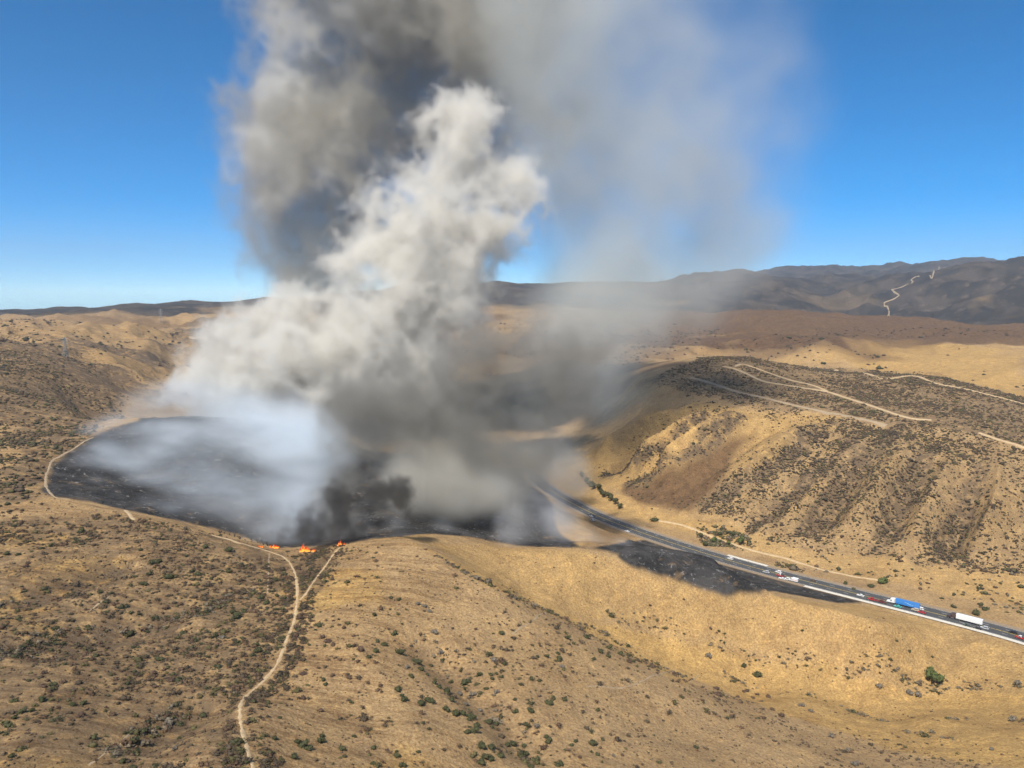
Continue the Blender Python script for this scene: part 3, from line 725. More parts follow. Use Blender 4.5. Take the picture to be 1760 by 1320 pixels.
# ------------------------------------------------------------------ haze
hx = 12600.0; hz0, hz1 = float(HZ.min()) - 1.5, 960.0
hv = [(x, y, z) for x in (-hx, hx) for y in (-hx, hx) for z in (hz0, hz1)]
hf = [(0, 1, 3, 2), (4, 6, 7, 5), (0, 4, 5, 1), (2, 3, 7, 6), (0, 2, 6, 4), (1, 5, 7, 3)]
hm = bpy.data.materials.new('haze'); hm.use_nodes = True; hn = hm.node_tree; hn.nodes.clear()
ho = hn.nodes.new('ShaderNodeOutputMaterial'); hp = hn.nodes.new('ShaderNodeVolumePrincipled')
hn.links.new(hp.outputs[0], ho.inputs['Volume'])
hp.inputs['Density'].default_value = 6.0e-5; hp.inputs['Color'].default_value = (0.80, 0.90, 1.0, 1); hp.inputs['Anisotropy'].default_value = 0.3
haze = link('haze', mesh_np('haze', hv, hf, [hm])); tag(haze, 'pale haze', kind='stuff')
# ------------------------------------------------------------------ vegetation
def plant_mat(name, a, b_, attr=False):
    m = bpy.data.materials.new(name); t = NT_(m); b = t.n['Principled BSDF']
    P = t.new('ShaderNodeNewGeometry').outputs['Position']
    if attr:
        at_ = t.new('ShaderNodeAttribute', attribute_name='tint').outputs['Color']
        col = t.mix(t.ramp(t.noise(P, 2.2, 3, 0.6), 0.35, 0.65, 0, 0.6), at_, t.mix(1.0, at_, c4(0.6, 0.6, 0.6), 'MULTIPLY'))
    else:
        oi = t.new('ShaderNodeObjectInfo').outputs['Random']
        col = t.mix(t.math('MULTIPLY', t.math('ADD', oi, t.noise(P, 1.6, 3, 0.6)), 0.6), c4(*a), c4(*b_))
    t.l.new(col, b.inputs['Base Color'])
    b.inputs['Roughness'].default_value = 0.85; b.inputs['Specular IOR Level'].default_value = 0.15
    return m
M_green = plant_mat('green_leaf', (0.040, 0.045, 0.020), (0.075, 0.075, 0.034))
M_red = plant_mat('dry_red_leaf', (0.075, 0.046, 0.034), (0.115, 0.075, 0.052))
M_grey = plant_mat('grey_twig', (0.135, 0.115, 0.092), (0.18, 0.155, 0.12))
M_bright = plant_mat('bright_leaf', (0.060, 0.080, 0.026), (0.10, 0.12, 0.04))
M_bark = simple('bark', (0.12, 0.09, 0.065), 0.9)
M_char = simple('charred_wood', (0.018, 0.017, 0.017), 0.9)
M_scrub = plant_mat('scrub', None, None, True)

ICO = []
def ico():
    g = (1 + 5 ** 0.5) / 2
    v = np.array([(-1, g, 0), (1, g, 0), (-1, -g, 0), (1, -g, 0), (0, -1, g), (0, 1, g), (0, -1, -g), (0, 1, -g), (g, 0, -1), (g, 0, 1), (-g, 0, -1), (-g, 0, 1)], float)
    v /= np.linalg.norm(v[0])
    f = np.array([(0, 11, 5), (0, 5, 1), (0, 1, 7), (0, 7, 10), (0, 10, 11), (1, 5, 9), (5, 11, 4), (11, 10, 2), (10, 7, 6), (7, 1, 8), (3, 9, 4), (3, 4, 2), (3, 2, 6), (3, 6, 8), (3, 8, 9), (4, 9, 5), (2, 4, 11), (6, 2, 10), (8, 6, 7), (9, 8, 1)])
    return v, f
IV, IF = ico()
def bush_mesh(name, seed, nl=110, h=0.75, mat=None, lobes=5, leaf=0.17):
    """leafy shrub of unit radius standing on z = 0: several uneven lobes of small leaf sprays around dark inner masses"""
    r = np.random.default_rng(seed); V = []; F = []
    for k in range(lobes):
        a = r.uniform(0, 6.28); d = r.uniform(0.15, 0.62) if k else 0.0
        c = np.array([d * math.cos(a), d * math.sin(a), h * r.uniform(0.35, 0.75)]); s = r.uniform(0.28, 0.55)
        b = len(V); V += list(c + IV * s * r.uniform(0.65, 1.15, (12, 1)) * (1, 1, 0.8)); F += [tuple(b + q) for q in IF]
        for j in range(nl // lobes):
            n = r.normal(size=3); n /= np.linalg.norm(n); n[2] = abs(n[2]) * 1.0 - 0.25
            p = c + n * s * r.uniform(0.85, 1.35); t1 = np.cross(n, r.normal(size=3)); t1 /= np.linalg.norm(t1) + 1e-6; t2 = np.cross(n, t1) + 0.5 * n
            q = leaf * r.uniform(0.6, 1.3); b = len(V)
            V += [p - t1 * q * 0.6, p + t1 * q * 0.6, p + t2 * q * 1.3]; F.append((b, b + 1, b + 2))
    V = np.array(V); V[:, 2] = np.maximum(V[:, 2], -0.15)
    return mesh_np(name, V, F, [mat])
PROTO = {k: [bush_mesh('shrub', 100 * i + s, 100, h, m, 5) for s in range(4)] for i, (k, m, h) in enumerate((('g', M_green, 0.85), ('r', M_red, 0.6), ('y', M_grey, 0.8), ('b', M_bright, 0.95)))}

LEFT2 = [(345,320,24),(590,400,16),(240,408,14),(212,380,18),(685,355,14),(865,385,24),(785,425,14),(960,400,26),(620,500,22),(710,510,32),(695,515,20),(830,500,22),(800,490,18),(640,450,26),(662,445,22),(605,540,22),(570,510,16),(965,490,20),(890,520,14),(1100,598,22),(1125,620,24),(1163,592,18),(1155,485,9),(1000,670,34),(1030,655,22),(980,660,24),(770,745,20),(1020,770,16),(990,790,18),(935,765,20,'y'),(1090,820,28),(1078,798,20),(675,855,24),(585,848,18,'r'),(915,797,16,'r'),(505,645,14),(450,660,12),(235,730,22),(425,577,18),(550,548,14),(95,805,20),(215,820,16),(270,880,14),(400,845,18),(225,960,24),(220,985,18),(175,970,14,'r'),(185,915,20,'r'),(265,955,20,'r'),(120,950,14),(310,1045,24),(345,1045,20),(90,1080,26),(135,1075,18),(60,1030,22),(180,1025,24),(45,1130,28),(62,1105,18),(245,1115,16,'r'),(300,1115,12,'r'),(350,1090,22,'r'),(330,1100,16,'r'),(715,1120,30,'y'),(850,1095,24),(780,1105,20),(665,1150,16),(755,1190,14),(740,1230,24,'y'),(560,1195,34),(605,1160,28),(390,1185,22),(510,1290,22),(565,1308,22),(50,1265,20),(120,1205,14,'r'),(400,265,20,'r'),(60,300,16),(30,415,20),(75,418,16),(110,465,22,'r'),(120,455,16,'r'),(15,720,18),(480,630,14,'r'),(700,640,24,'r'),(655,970,18,'r'),(715,945,26,'r'),(760,900,22,'r'),(800,545,16,'r')]
LEFT2R = [(1345,1195,30),(1352,1180,20),(1435,1235,24),(1450,1270,14),(1275,1220,34),(1250,1205,24),(1300,1235,26),(1235,1270,24),(1190,1283,20),(1155,1190,22),(1490,1180,18),(1475,1040,14),(1130,1045,18),(1360,945,18),(1365,965,16),(1465,935,22,'r'),(1460,920,16,'r'),(1485,860,12),(1298,800,12),(1550,850,18),(1355,765,22,'r'),(1380,780,26,'r'),(1400,795,22,'r'),(1490,800,22,'r'),(1510,815,26,'r'),(1275,915,26,'r'),(1275,1020,22,'r'),(1225,1055,12,'r'),(1395,925,16,'r'),(1340,895,14,'r'),(1445,725,18,'r'),(1425,715,14,'r'),(1485,760,14,'r'),(1175,1105,14)]
DOME = [(130,82,13),(650,255,16),(980,275,18),(1015,305,12),(1078,267,20),(1148,346,16),(1195,328,18),(1190,370,16),(1247,355,17),(1293,365,15),(1312,392,15),(1117,383,14),(935,352,14),(945,380,20),(873,368,16),(833,372,12),(668,403,18),(583,357,18),(540,455,17),(604,484,14),(628,457,12),(652,475,13),(567,533,16),(745,513,12),(843,495,13),(893,605,22),(918,580,16),(970,586,18),(720,590,12),(727,646,17),(805,640,20),(1112,805,24),(1022,795,13),(1005,820,12),(893,800,22),(825,718,20,'y'),(880,775,16),(950,912,22),(497,335,12),(437,360,10,'r'),(520,232,11,'r'),(1555,568,12,'r'),(1165,790,12),(1135,865,14),(1180,590,8,'r'),(953,420,16,'y'),(965,470,12,'r'),(515,398,12,'y'),(608,385,20,'y'),(625,550,16,'y'),(840,575,8,'r'),(1165,640,8,'r'),(1148,680,9,'r'),(220,345,10,'r'),(1045,880,12,'r'),(1215,870,12,'y'),(1260,868,12,'r')]
GULLY = [(463,497,26),(393,502,14),(375,540,26),(340,522,18),(310,503,14),(295,585,27),(245,603,26),(123,533,20),(155,585,20),(143,568,14),(420,652,28),(395,585,18),(372,632,20),(500,665,26),(455,655,20),(490,690,15),(520,718,20),(515,745,26),(480,750,20),(587,700,22),(627,712,16),(700,805,24),(680,815,18),(545,820,26),(595,825,22),(560,870,26),(600,885,22),(543,900,24),(648,872,20),(765,815,15),(775,860,20),(745,870,16),(830,890,22),(800,920,18),(233,852,13),(122,872,18),(148,915,20),(225,390,26),(245,433,18),(280,463,12),(197,467,16),(135,340,26),(18,340,20),(60,305,18),(28,293,12),(110,257,20),(348,345,20,'y'),(350,388,14),(510,560,18,'y'),(440,560,18,'y'),(470,610,16,'y'),(540,640,16,'y'),(175,425,16,'y'),(45,518,14,'r'),(10,160,16),(5,910,14)]
RIGHT = [(322,370,22),(310,372,14),(247,320,18),(975,432,18,'y'),(1105,400,12),(720,705,18,'y'),(850,850,22,'y'),(1025,835,14,'r'),(810,775,14,'y'),(1580,775,12,'y'),(265,455,16,'r'),(245,460,12,'r'),(320,475,14,'r'),(300,495,12,'r'),(380,485,16,'r'),(400,555,16,'r'),(345,515,10,'r'),(110,470,26,'r'),(95,440,18,'r'),(605,565,14,'y'),(555,535,16,'y'),(450,590,18,'r'),(215,490,12,'r'),(435,745,8,'r')]
HILLB = [(65,118,12,'r'),(110,133,9),(563,135,9),(1140,243,9),(1070,190,7),(485,230,8,'r'),(1265,277,8),(950,212,6),(490,255,6,'r')]
n_ind = 0; USED = []
def shrub(u, v, d, kind, label, group, cat='shrub', name=None, sq=1.0):
    global n_ind
    p = at(u, v + d * 0.3); r = math.hypot(*p); rad = 0.5 * d * math.hypot(r, CAMZ * 0.5) / FPX * 1.02
    o = link(name or {'g': 'green_shrub', 'r': 'dry_shrub', 'y': 'grey_shrub', 'b': 'green_bush'}[kind], PROTO[kind][n_ind % 4])
    o.location = (p[0], p[1], float(hgt(p[0], p[1])) - 0.12 * rad)
    s = random.uniform(0.9, 1.12)
    o.scale = (rad * s, rad / s, rad * random.uniform(0.9, 1.1) * sq); o.rotation_euler = (0, 0, random.uniform(0, 6.28))
    tag(o, label, cat, group); n_ind += 1; USED.append((p[0], p[1], rad))
    return o
KW = {'g': 'dark green', 'r': 'reddish brown', 'y': 'pale grey'}
ORD = ['first', 'second', 'third', 'fourth', 'fifth', 'sixth', 'seventh', 'eighth', 'ninth', 'tenth', 'eleventh', 'twelfth', 'thirteenth', 'fourteenth', 'fifteenth', 'sixteenth', 'seventeenth', 'eighteenth', 'nineteenth', 'twentieth', 'twenty-first', 'twenty-second', 'twenty-third', 'twenty-fourth', 'twenty-fifth', 'twenty-sixth']
NUM = ['one', 'two', 'three', 'four', 'five', 'six', 'seven', 'eight', 'nine', 'ten', 'eleven', 'twelve', 'thirteen', 'fourteen', 'fifteen', 'sixteen', 'seventeen', 'eighteen', 'nineteen', 'twenty', 'twenty-one', 'twenty-two', 'twenty-three', 'twenty-four', 'twenty-five', 'twenty-six', 'twenty-seven', 'twenty-eight']
def order_labels(todo, tail=''):
    '''todo: (object, base label, u). Alike ones are told apart by their order from the left'''
    by = {}
    for o, b, u in todo: by.setdefault(b, []).append((u, o))
    for b, l in by.items():
        l.sort(key=lambda q: q[0]); n = len(l)
        for k, (u, o) in enumerate(l):
            if n == 1: o['label'] = b
            elif n == 2: o['label'] = b + (', left of two' if k == 0 else ', right of two')
            elif k == 0: o['label'] = b + ', leftmost of ' + NUM[min(n, 28) - 1]
            elif k == n - 1: o['label'] = b + ', rightmost of ' + NUM[min(n, 28) - 1]
            else: o['label'] = b + ', ' + ORD[min(k, 25)] + ' from left of '  + NUM[min(n, 28) - 1]
def left_where(u, v):
    tu = float(np.interp(v, [948, 993, 1062, 1140, 1199, 1242, 1320], [463, 509, 507, 477, 421, 414, 436])); d = tu - u
    lat = 'close left of' if d < 90 else ('well left of' if d < 240 else 'far left of')
    ver = 'top' if v < 1000 else ('upper stretch' if v < 1075 else ('middle' if v < 1150 else ('lower bend' if v < 1225 else 'foot')))
    return lat + ' trail ' + ver
def right_where(u, v):
    ver = 'top' if v < 1040 else ('upper stretch' if v < 1110 else ('middle' if v < 1165 else ('lower bend' if v < 1240 else 'foot')))
    return 'right of trail ' + ver
def dome_where(u, v): return ('high' if v < 1080 else ('midway' if v < 1150 else ('low' if v < 1220 else 'very low'))) + ' on open hillside'
def gully_where(u, v): return ('at head of' if v < 1140 else ('along upper' if v < 1190 else ('along lower' if v < 1255 else 'at foot of'))) + ' front gully'
def flat_where(u, v): return ('at upper edge of' if v < 1180 else ('on' if v < 1230 else 'at lower edge of')) + ' golden flat'
def hillb_where(u, v): return 'on grass slope below highway'
todo = []
for lst, sc, ou, ov, where, grp in (
    (LEFT2, 0.409, 0, 780, left_where, 'shrubs left of the trail'), (LEFT2R, 0.409, 0, 780, right_where, 'shrubs right of the trail'),
    (DOME, 0.341, 640, 1000, dome_where, 'shrubs on the open hillside'), (GULLY, 0.341, 640, 1000, gully_where, 'shrubs along the front gully'),
    (RIGHT, 0.318, 1200, 1040, flat_where, 'shrubs on the golden flat'), (HILLB, 0.318, 1200, 1040, hillb_where, 'shrubs below the highway')):
    for q in lst:
        k = q[3] if len(q) > 3 else 'g'; u, v, d = ou + q[0] * sc, ov + q[1] * sc, q[2] * sc
        size = 'small' if d < 5 else ('large' if d > 7.6 else 'medium')
        o = shrub(u, v, q[2] * (0.62 if sc > 0.4 else 0.78), k, None, grp)
        todo.append((o, size + ' ' + KW[k] + ' shrub ' + where(u, v), u))
order_labels(todo)
# ones the photograph sets apart
shrub(718, 1035, 12, 'y', 'grey thicket clump at the upper end of the slanting grey row on the dome', None, 'shrub')
shrub(729, 1039, 13, 'y', 'grey thicket clump in the middle of the slanting grey row on the dome', None, 'shrub')
shrub(739, 1048, 12, 'y', 'lowest grey thicket clump of the slanting row, beside a dark shrub', None, 'shrub')
shrub(746, 1083, 17, 'y', 'tall grey leafless thicket standing alone under the slanting grey row', None, 'shrub')
shrub(1219, 1126, 17, 'y', 'brown grey leafless bush beside the bend of the dry creek', None, 'bush', 'grey_bush')
shrub(1562, 1186, 17, 'y', 'left half of the brown thicket on the golden flat', None, 'thicket', 'grey_thicket')
shrub(1577, 1190, 17, 'y', 'right half of the brown thicket on the golden flat', None, 'thicket', 'grey_thicket')
shrub(1741, 1233, 17, 'y', 'brown grey bush at the right edge of the golden flat', None, 'bush', 'grey_bush')
shrub(1748, 1171, 14, 'y', 'grey green bush by the creek at the far right', None, 'bush', 'grey_bush')
shrub(1519, 996, 22, 'b', 'wide round green bush on the canyon floor behind the highway', None, 'bush', None, 0.75)
shrub(1127, 890, 19, 'g', 'dark green bush alone on the canyon floor beyond the highway bend', None, 'bush', 'green_bush', 0.8)
for (u, v, d), w in zip(((1497,1006,12),(1455,1002,10),(1467,1011,9),(1694,1045,13),(1676,1052,16),(1640,1041,10)), ('brown bush beside the wide round green bush', 'small grey brown bush left of the round green bush', 'dark bush on the verge above the white car', 'dark round bush on the bank above the white trailer', 'larger olive bush on the bank above the white trailer', 'green bush on the bank left of the white trailer')):
    shrub(u, v, d, 'g' if 'green' in w or 'olive' in w or 'dark' in w else 'r', w, None, 'bush', 'roadside_bush')
shrub(1397, 996, 11, 'r', 'dark red brown bush on the far verge of the highway', None, 'bush', 'roadside_bush')

# small trees: trunk and leafy crown
def tree(u, v, d, label, group=None, mat='b', seed=0):
    p = at(u, v + d * 0.35); r = math.hypot(*p); rad = 0.5 * d * r / FPX
    o = link('small_tree', None); o.location = (p[0], p[1], float(hgt(*p)) - 0.1); tag(o, label, 'tree', group)
    rr = np.random.default_rng(seed)
    V = []; F = []
    def limb(a, b, r0, r1, n=6):
        a = np.array(a, float); b = np.array(b, float); t_ = (b - a) / np.linalg.norm(b - a); s1 = np.cross(t_, (0.3, 1, 0.2)); s1 /= np.linalg.norm(s1); s2 = np.cross(t_, s1)
        k = len(V)
        for c, q in ((a, r0), (b, r1)):
            for i in range(n): V.append(c + q * (math.cos(6.283 * i / n) * s1 + math.sin(6.283 * i / n) * s2))
        for i in range(n): F.append((k + i, k + (i + 1) % n, k + n + (i + 1) % n, k + n + i))
    limb((0, 0, 0), (0.05 * rad, 0, rad * 0.7), 0.09 * rad, 0.06 * rad)
    for i in range(4):
        a = 1.57 * i + rr.uniform(-.4, .4); limb((0.05 * rad, 0, rad * 0.65), (0.55 * rad * math.cos(a), 0.55 * rad * math.sin(a), rad * 1.15), 0.05 * rad, 0.02 * rad)
    link('trunk', mesh_np('trunk', V, F, [M_bark]), o)
    c = link('crown', PROTO[mat][seed % 4], o); c.location = (0, 0, rad * 0.35); c.scale = (rad, rad * 0.95, rad * 1.25); c.rotation_euler = (0, 0, rr.uniform(0, 6))
    return o
for i, (u, v, d, w) in enumerate(((1213,934,13,'grey green tree at the front left of the thicket by the highway'),(1228,930,15,'pale green tree in the middle of the thicket by the highway'),(1252,934,11,'low green tree at the front of the thicket by the highway'),(1272,930,18,'tall green tree at the right end of the thicket by the highway'),(1262,918,12,'dark tree at the back right of the thicket by the highway'),(1204,920,11,'dark tree at the back left of the thicket by the highway'),(1238,917,11,'small tree at the back middle of the thicket by the highway'))):
    tree(u, v, d, w, 'trees of the thicket by the highway', 'b' if i in (1, 2, 3) else 'g', i)
for i, (u, v, d, w) in enumerate(((1597,1161,26,'bright green willow, left of the pair by the creek'),(1612,1167,24,'bright green willow, right of the pair by the creek'))):
    tree(u, v, d, w, 'willows by the creek', 'b', 20 + i)
for i in range(11):
    t_ = i / 10; u = 1002 + 62 * t_; v = 818 + 50 * t_ + random.uniform(-3, 3)
    order_labels([(tree(u, v, 13 + 5 * random.random(), None, 'trees in the smoky belt', 'g', 40 + i), 'dark green tree in the smoky belt, ' + ('top end' if i == 0 else 'bottom end' if i == 10 else NUM[i] + ' down from its top end'), u)])

# charred shrub skeletons on the burnt crest
def char_mesh(seed):
    r = np.random.default_rng(seed); V = []; F = []
    for k in range(9):
        a = r.uniform(0, 6.28); q = np.zeros(3); dr = np.array([0.5 * math.cos(a), 0.5 * math.sin(a), 1.0]); w = 0.07
        for s in range(3):
            q2 = q + dr * 0.33 * r.uniform(0.8, 1.2); b = len(V); o1 = np.array([-math.sin(a), math.cos(a), 0]) * w; o2 = np.array([math.cos(a), math.sin(a), 0]) * w
            V += [q - o1, q + o2, q + o1, q2 - o1 * 0.7, q2 + o2 * 0.7, q2 + o1 * 0.7]
            F += [(b, b + 1, b + 4, b + 3), (b + 1, b + 2, b + 5, b + 4), (b + 2, b, b + 3, b + 5)]
            q = q2; dr = dr + r.normal(size=3) * 0.35; w *= 0.7
    return mesh_np('charred_shrub', V, F, [M_char])
CHT = []
CH_ = [char_mesh(s) for s in range(4)]
for i in range(46):
    t_ = random.random()
    if i < 26: u, v = 375 + 90 * t_, 915 + 22 * t_ + random.uniform(-2, 3)
    elif i < 36: u, v = 780 + 110 * t_, 919 + 16 * t_ + random.uniform(-1, 2)
    else: u, v = 160 + 150 * t_, 862 + 34 * t_ + random.uniform(-4, 1)
    p = at(u, v); o = link('charred_shrub', CH_[i % 4]); k = random.uniform(1.0, 2.1)
    o.location = (p[0], p[1], float(hgt(*p)) - 0.1); o.scale = (k, k, k); o.rotation_euler = (0, 0, random.uniform(0, 6))
    where = 'left of the flames' if i < 26 else ('right of the flames' if i < 36 else 'at the far left')
    tag(o, None, 'burnt shrub', 'charred shrubs on the crest ' + where); CHT.append((o, 'blackened shrub on the burnt crest ' + where, u))

order_labels(CHT)
# scrub too plentiful to count, by ground
def leafy(seed):
    r = np.random.default_rng(seed); V = list(IV * r.uniform(0.5, 0.9, (12, 1))); F = [tuple(q) for q in IF]
    for j in range(30):
        n = r.normal(size=3); n /= np.linalg.norm(n); n[2] = abs(n[2]) - 0.2
        p = n * r.uniform(0.7, 1.2); t1 = np.cross(n, r.normal(size=3)); t1 /= np.linalg.norm(t1); t2 = np.cross(n, t1) + 0.5 * n; q = r.uniform(0.16, 0.36); b = len(V)
        V += [p - t1 * q * 0.6, p + t1 * q * 0.6, p + t2 * q * 1.2]; F.append((b, b + 1, b + 2))
    return np.array(V), np.array(F)
LEAFY = [leafy(k) for k in range(3)]
CELL = np.zeros_like(HZ); CELL[:-1, :-1] = (GR[:-1, :-1] * np.diff(TH)[:, None] * np.diff(RR)[None, :])
def scatter(name, label, dens, rmean, rsd, tints, seed, clump=60, clump_amt=1.0, lod=IF, flat=0.65, jag=0.35):
    r = np.random.default_rng(seed)
    cl = np.clip(1 + clump_amt * 2.2 * fbm(GX, GY, clump, 3, seed), 0.02, None) * np.clip(1 + 1.2 * fbm(GX, GY, clump * 0.2, 2, seed + 3), 0.1, None)
    e = np.minimum(dens * cl, 0.6) * CELL * (np.abs(GT) < R(41)) * (burn < 0.3)
    n = r.poisson(e); I, J = np.nonzero(n); rep = n[I, J]; I = np.repeat(I, rep); J = np.repeat(J, rep); N = len(I)
    th = TH[I] + r.random(N) * (TH[np.minimum(I + 1, NT - 1)] - TH[I]); rr = RR[J] + r.random(N) * (RR[np.minimum(J + 1, NR - 1)] - RR[J])
    x = rr * np.sin(th); y = rr * np.cos(th)
    d, _ = dist_line(x, y, ROAD[::4], 40); k = d > 15
    for T, w in TRACKS:
        if w > 1.0:
            d, _ = dist_line(x, y, T[::3], 20); k &= d > w * 0.55 + (0.7 if w < 4 else 2.0)
    x, y = x[k], y[k]; N = len(x); z = hgt(x, y)
    s = np.clip(rmean * np.exp(r.normal(0, rsd, N)), 0.3, rmean * 3)
    ncl = 2
    V = []; F = []; Tn = []
    if lod is IF:
        LV, LF_ = LEAFY[seed % len(LEAFY)]
    V0 = LV if lod is IF else np.array([(1, 0, 0), (-1, 0, 0), (0, 1, 0), (0, -1, 0), (0, 0, 1), (0, 0, -0.6)], float)
    kV = len(V0)
    tints = np.array(tints); tc = tints[r.integers(0, len(tints), N)] * r.uniform(0.75, 1.25, (N, 1))
    for c in range(ncl):
        ss = s * (1.0 if c == 0 else r.uniform(0.45, 0.8, N)); a = r.uniform(0, 6.28, N)
        ox = (0 if c == 0 else 1) * s * 0.85 * np.cos(a); oy = (0 if c == 0 else 1) * s * 0.85 * np.sin(a)
        q = V0[None] * r.uniform(1 - jag, 1 + jag, (N, kV, 1)) * ss[:, None, None] * np.array([1, 1, flat])
        rot = r.uniform(0, 6.28, N); cs, sn = np.cos(rot)[:, None], np.sin(rot)[:, None]
        qx = q[..., 0] * cs - q[..., 1] * sn; qy = q[..., 0] * sn + q[..., 1] * cs
        V.append(np.stack([qx + (x + ox)[:, None], qy + (y + oy)[:, None], q[..., 2] + (z + ss * flat * 0.45)[:, None]], -1).reshape(-1, 3))
        LF = LF_ if lod is IF else np.array([(0, 2, 4), (2, 1, 4), (1, 3, 4), (3, 0, 4), (2, 0, 5), (1, 2, 5), (3, 1, 5), (0, 3, 5)])
        F.append((np.arange(N)[:, None, None] * kV + LF[None] + c * N * kV).reshape(-1, 3))
        Tn.append(np.repeat(tc * (1 if c == 0 else 0.9), kV, axis=0))
    V = np.concatenate(V); F = np.concatenate(F); Tn = np.concatenate(Tn)
    me = mesh_np(name, V, F, [M_scrub])
    a_ = me.attributes.new('tint', 'FLOAT_COLOR', 'POINT'); a_.data.foreach_set('color', np.concatenate([Tn, np.ones((len(Tn), 1))], 1).astype(np.float32).ravel())
    o = link(name, me); tag(o, label, kind='stuff'); print(name, N, len(F), round(time.time() - T0, 1))
OCT8 = 'oct'
GRN, RED, GRY, OLV, DRK = (0.062, 0.062, 0.030), (0.120, 0.076, 0.048), (0.18, 0.145, 0.10), (0.105, 0.092, 0.040), (0.085, 0.064, 0.042)
dn = np.zeros_like(HZ)
def dput(pix, val, wob=10): put(dn, pix, val, wob, 2)
# front slopes
dput([(-80,1340),(-80,880),(90,860),(230,886),(400,926),(480,948),(640,934),(740,946),(1000,1078),(1300,1216),(1800,1320),(1800,1340)], 0.022)
dput([(-80,1340),(-80,900),(230,890),(400,930),(500,965),(515,1030),(480,1150),(415,1220),(430,1340)], 0.10)
dput([(500,960),(560,945),(600,940),(580,985),(530,1030),(515,1010)], 0.22, 4)
dT, tT = dist_line(GX, GY, TRAIL[::3], 30)
dn = np.maximum(dn, 0.9 * smooth01((8.5 - dT) / 5) * (tT > 0.22) * (GR < 420)); dT2, _ = dist_line(GX, GY, TRAIL2[::3], 30); dn = np.maximum(dn, 0.3 * smooth01((7 - dT2) / 4))
scatter('sage_scrub', 'low reddish and olive scrub dotted over the front slopes', dn, 0.60, 0.42, [RED, RED, DRK, OLV, GRN, DRK, DRK], 3, 45, 1.0)
dn = np.zeros_like(HZ)
dput([(-80,1340),(-80,880),(90,860),(230,886),(400,926),(480,948),(640,934),(740,946),(1000,1078),(1300,1216),(1800,1320),(1800,1340)], 0.05)
dput([(-80,1340),(-80,900),(230,890),(400,930),(500,965),(515,1030),(480,1150),(415,1220),(430,1340)], 0.15)
dput([(740,930),(1000,956),(1250,1020),(1500,1060),(1790,1120),(1790,1330),(1300,1214),(1000,1076),(860,1000)], 0.016)
scatter('dry_tufts', 'small dry brown tufts sprinkled over the near slopes', dn, 0.30, 0.45, [DRK, RED, (0.16, 0.11, 0.065), (0.14, 0.10, 0.06)], 4, 22, 0.9, 'oct')
# drainage lines and creeks with taller brush
dn = np.zeros_like(HZ)
for pix, w, val in (([(-30,1140),(80,1105),(200,1080),(330,1055),(420,1020)], 6, 0.55), ([(190,1295),(260,1255),(340,1205),(400,1190)], 5, 0.5), ([(-20,1040),(120,1000),(230,960)], 8, 0.05),
                    ([(735,948),(800,985),(870,1020),(940,1050),(1010,1078),(1090,1125),(1180,1165)], 4, 0.16), ([(1180,1085),(1260,1120),(1350,1138),(1450,1160),(1560,1172),(1680,1180),(1770,1178)], 6, 0.16),
                    ([(1240,1160),(1340,1180),(1400,1200),(1480,1230),(1540,1250),(1620,1270)], 5, 0.12), ([(1060,1065),(1130,1080),(1200,1100)], 8, 0.08), ([(700,1085),(760,1140),(820,1200),(880,1260),(940,1330)], 6, 0.07), ([(1620,1240),(1680,1235),(1770,1240)], 4, 0.09)):
    d, _ = dist_line(GX, GY, resample(line(pix), 6.0), 40); dn = np.maximum(dn, val * smooth01((w - d) / (w * 0.6)))
scatter('creek_brush', 'olive and grey brush lining the gullies and the dry creek', dn, 0.75, 0.35, [GRY, GRY, OLV, GRN, RED], 5, 25, 0.8)
# canyon floor behind the highway
dn = np.zeros_like(HZ)
dput([(1040,860),(1127,892),(1240,930),(1400,975),(1560,1015),(1800,1060),(1800,975),(1500,940),(1150,880)], 0.006)
dput([(1190,912),(1240,908),(1290,925),(1280,945),(1210,936)], 0.28, 3)
dput([(1390,975),(1450,972),(1550,985),(1680,1000),(1760,1040),(1760,1062),(1640,1040),(1530,1010)], 0.035)
dput([(1325,968),(1350,966),(1380,980),(1375,985),(1345,978)], 0.12, 2)
scatter('canyon_brush', 'olive brush on the canyon floor behind the highway', dn, 1.05, 0.4, [OLV, OLV, GRN, RED, GRY], 7, 40, 1.0, OCT8)
# canyon wall and mesa
dn = np.zeros_like(HZ)
dput([(1000,805),(1180,690),(1330,706),(1440,722),(1300,810),(1200,875),(1110,838)], 0.022)
dput([(1070,835),(1110,825),(1240,765),(1290,740),(1230,850),(1190,880),(1090,865)], 0.03)
dput([(1200,880),(1310,800),(1430,722),(1530,733),(1640,739),(1800,770),(1800,990),(1500,957),(1320,922)], 0.24)
dn = np.maximum(dn, 0.33 * gul)
scatter('canyon_wall_scrub', 'grey brown scrub covering the spurs of the canyon wall', dn, 0.78, 0.4, [DRK, DRK, RED, OLV, DRK], 9, 70, 0.45, OCT8)
dn = np.zeros_like(HZ)
dput([(1100,655),(1210,613),(1270,611),(1370,629),(1500,640),(1600,645),(1660,659),(1800,692),(1800,775),(1640,738),(1530,731),(1420,713),(1330,706),(1250,691)], 0.085)
scatter('mesa_scrub', 'dark scrub covering the flat mesa above the canyon wall', dn, 0.95, 0.4, [DRK, DRK, RED, OLV], 11, 110, 0.5, OCT8)
dn = np.zeros_like(HZ)
dput([(-60,900),(-60,560),(90,575),(190,625),(235,690),(170,745),(95,785),(78,845),(90,860)], 0.035, 20)
dput([(-60,800),(-60,610),(90,610),(200,665),(235,690),(170,745),(95,785),(60,800)], 0.05, 20)
dput([(230,640),(300,650),(280,690),(240,680)], 0.012)
scatter('hillside_scrub', 'dark scrub speckling the long hillside at the left', dn, 0.95, 0.4, [DRK, DRK, RED, GRN, OLV], 13, 120, 1.0, OCT8)
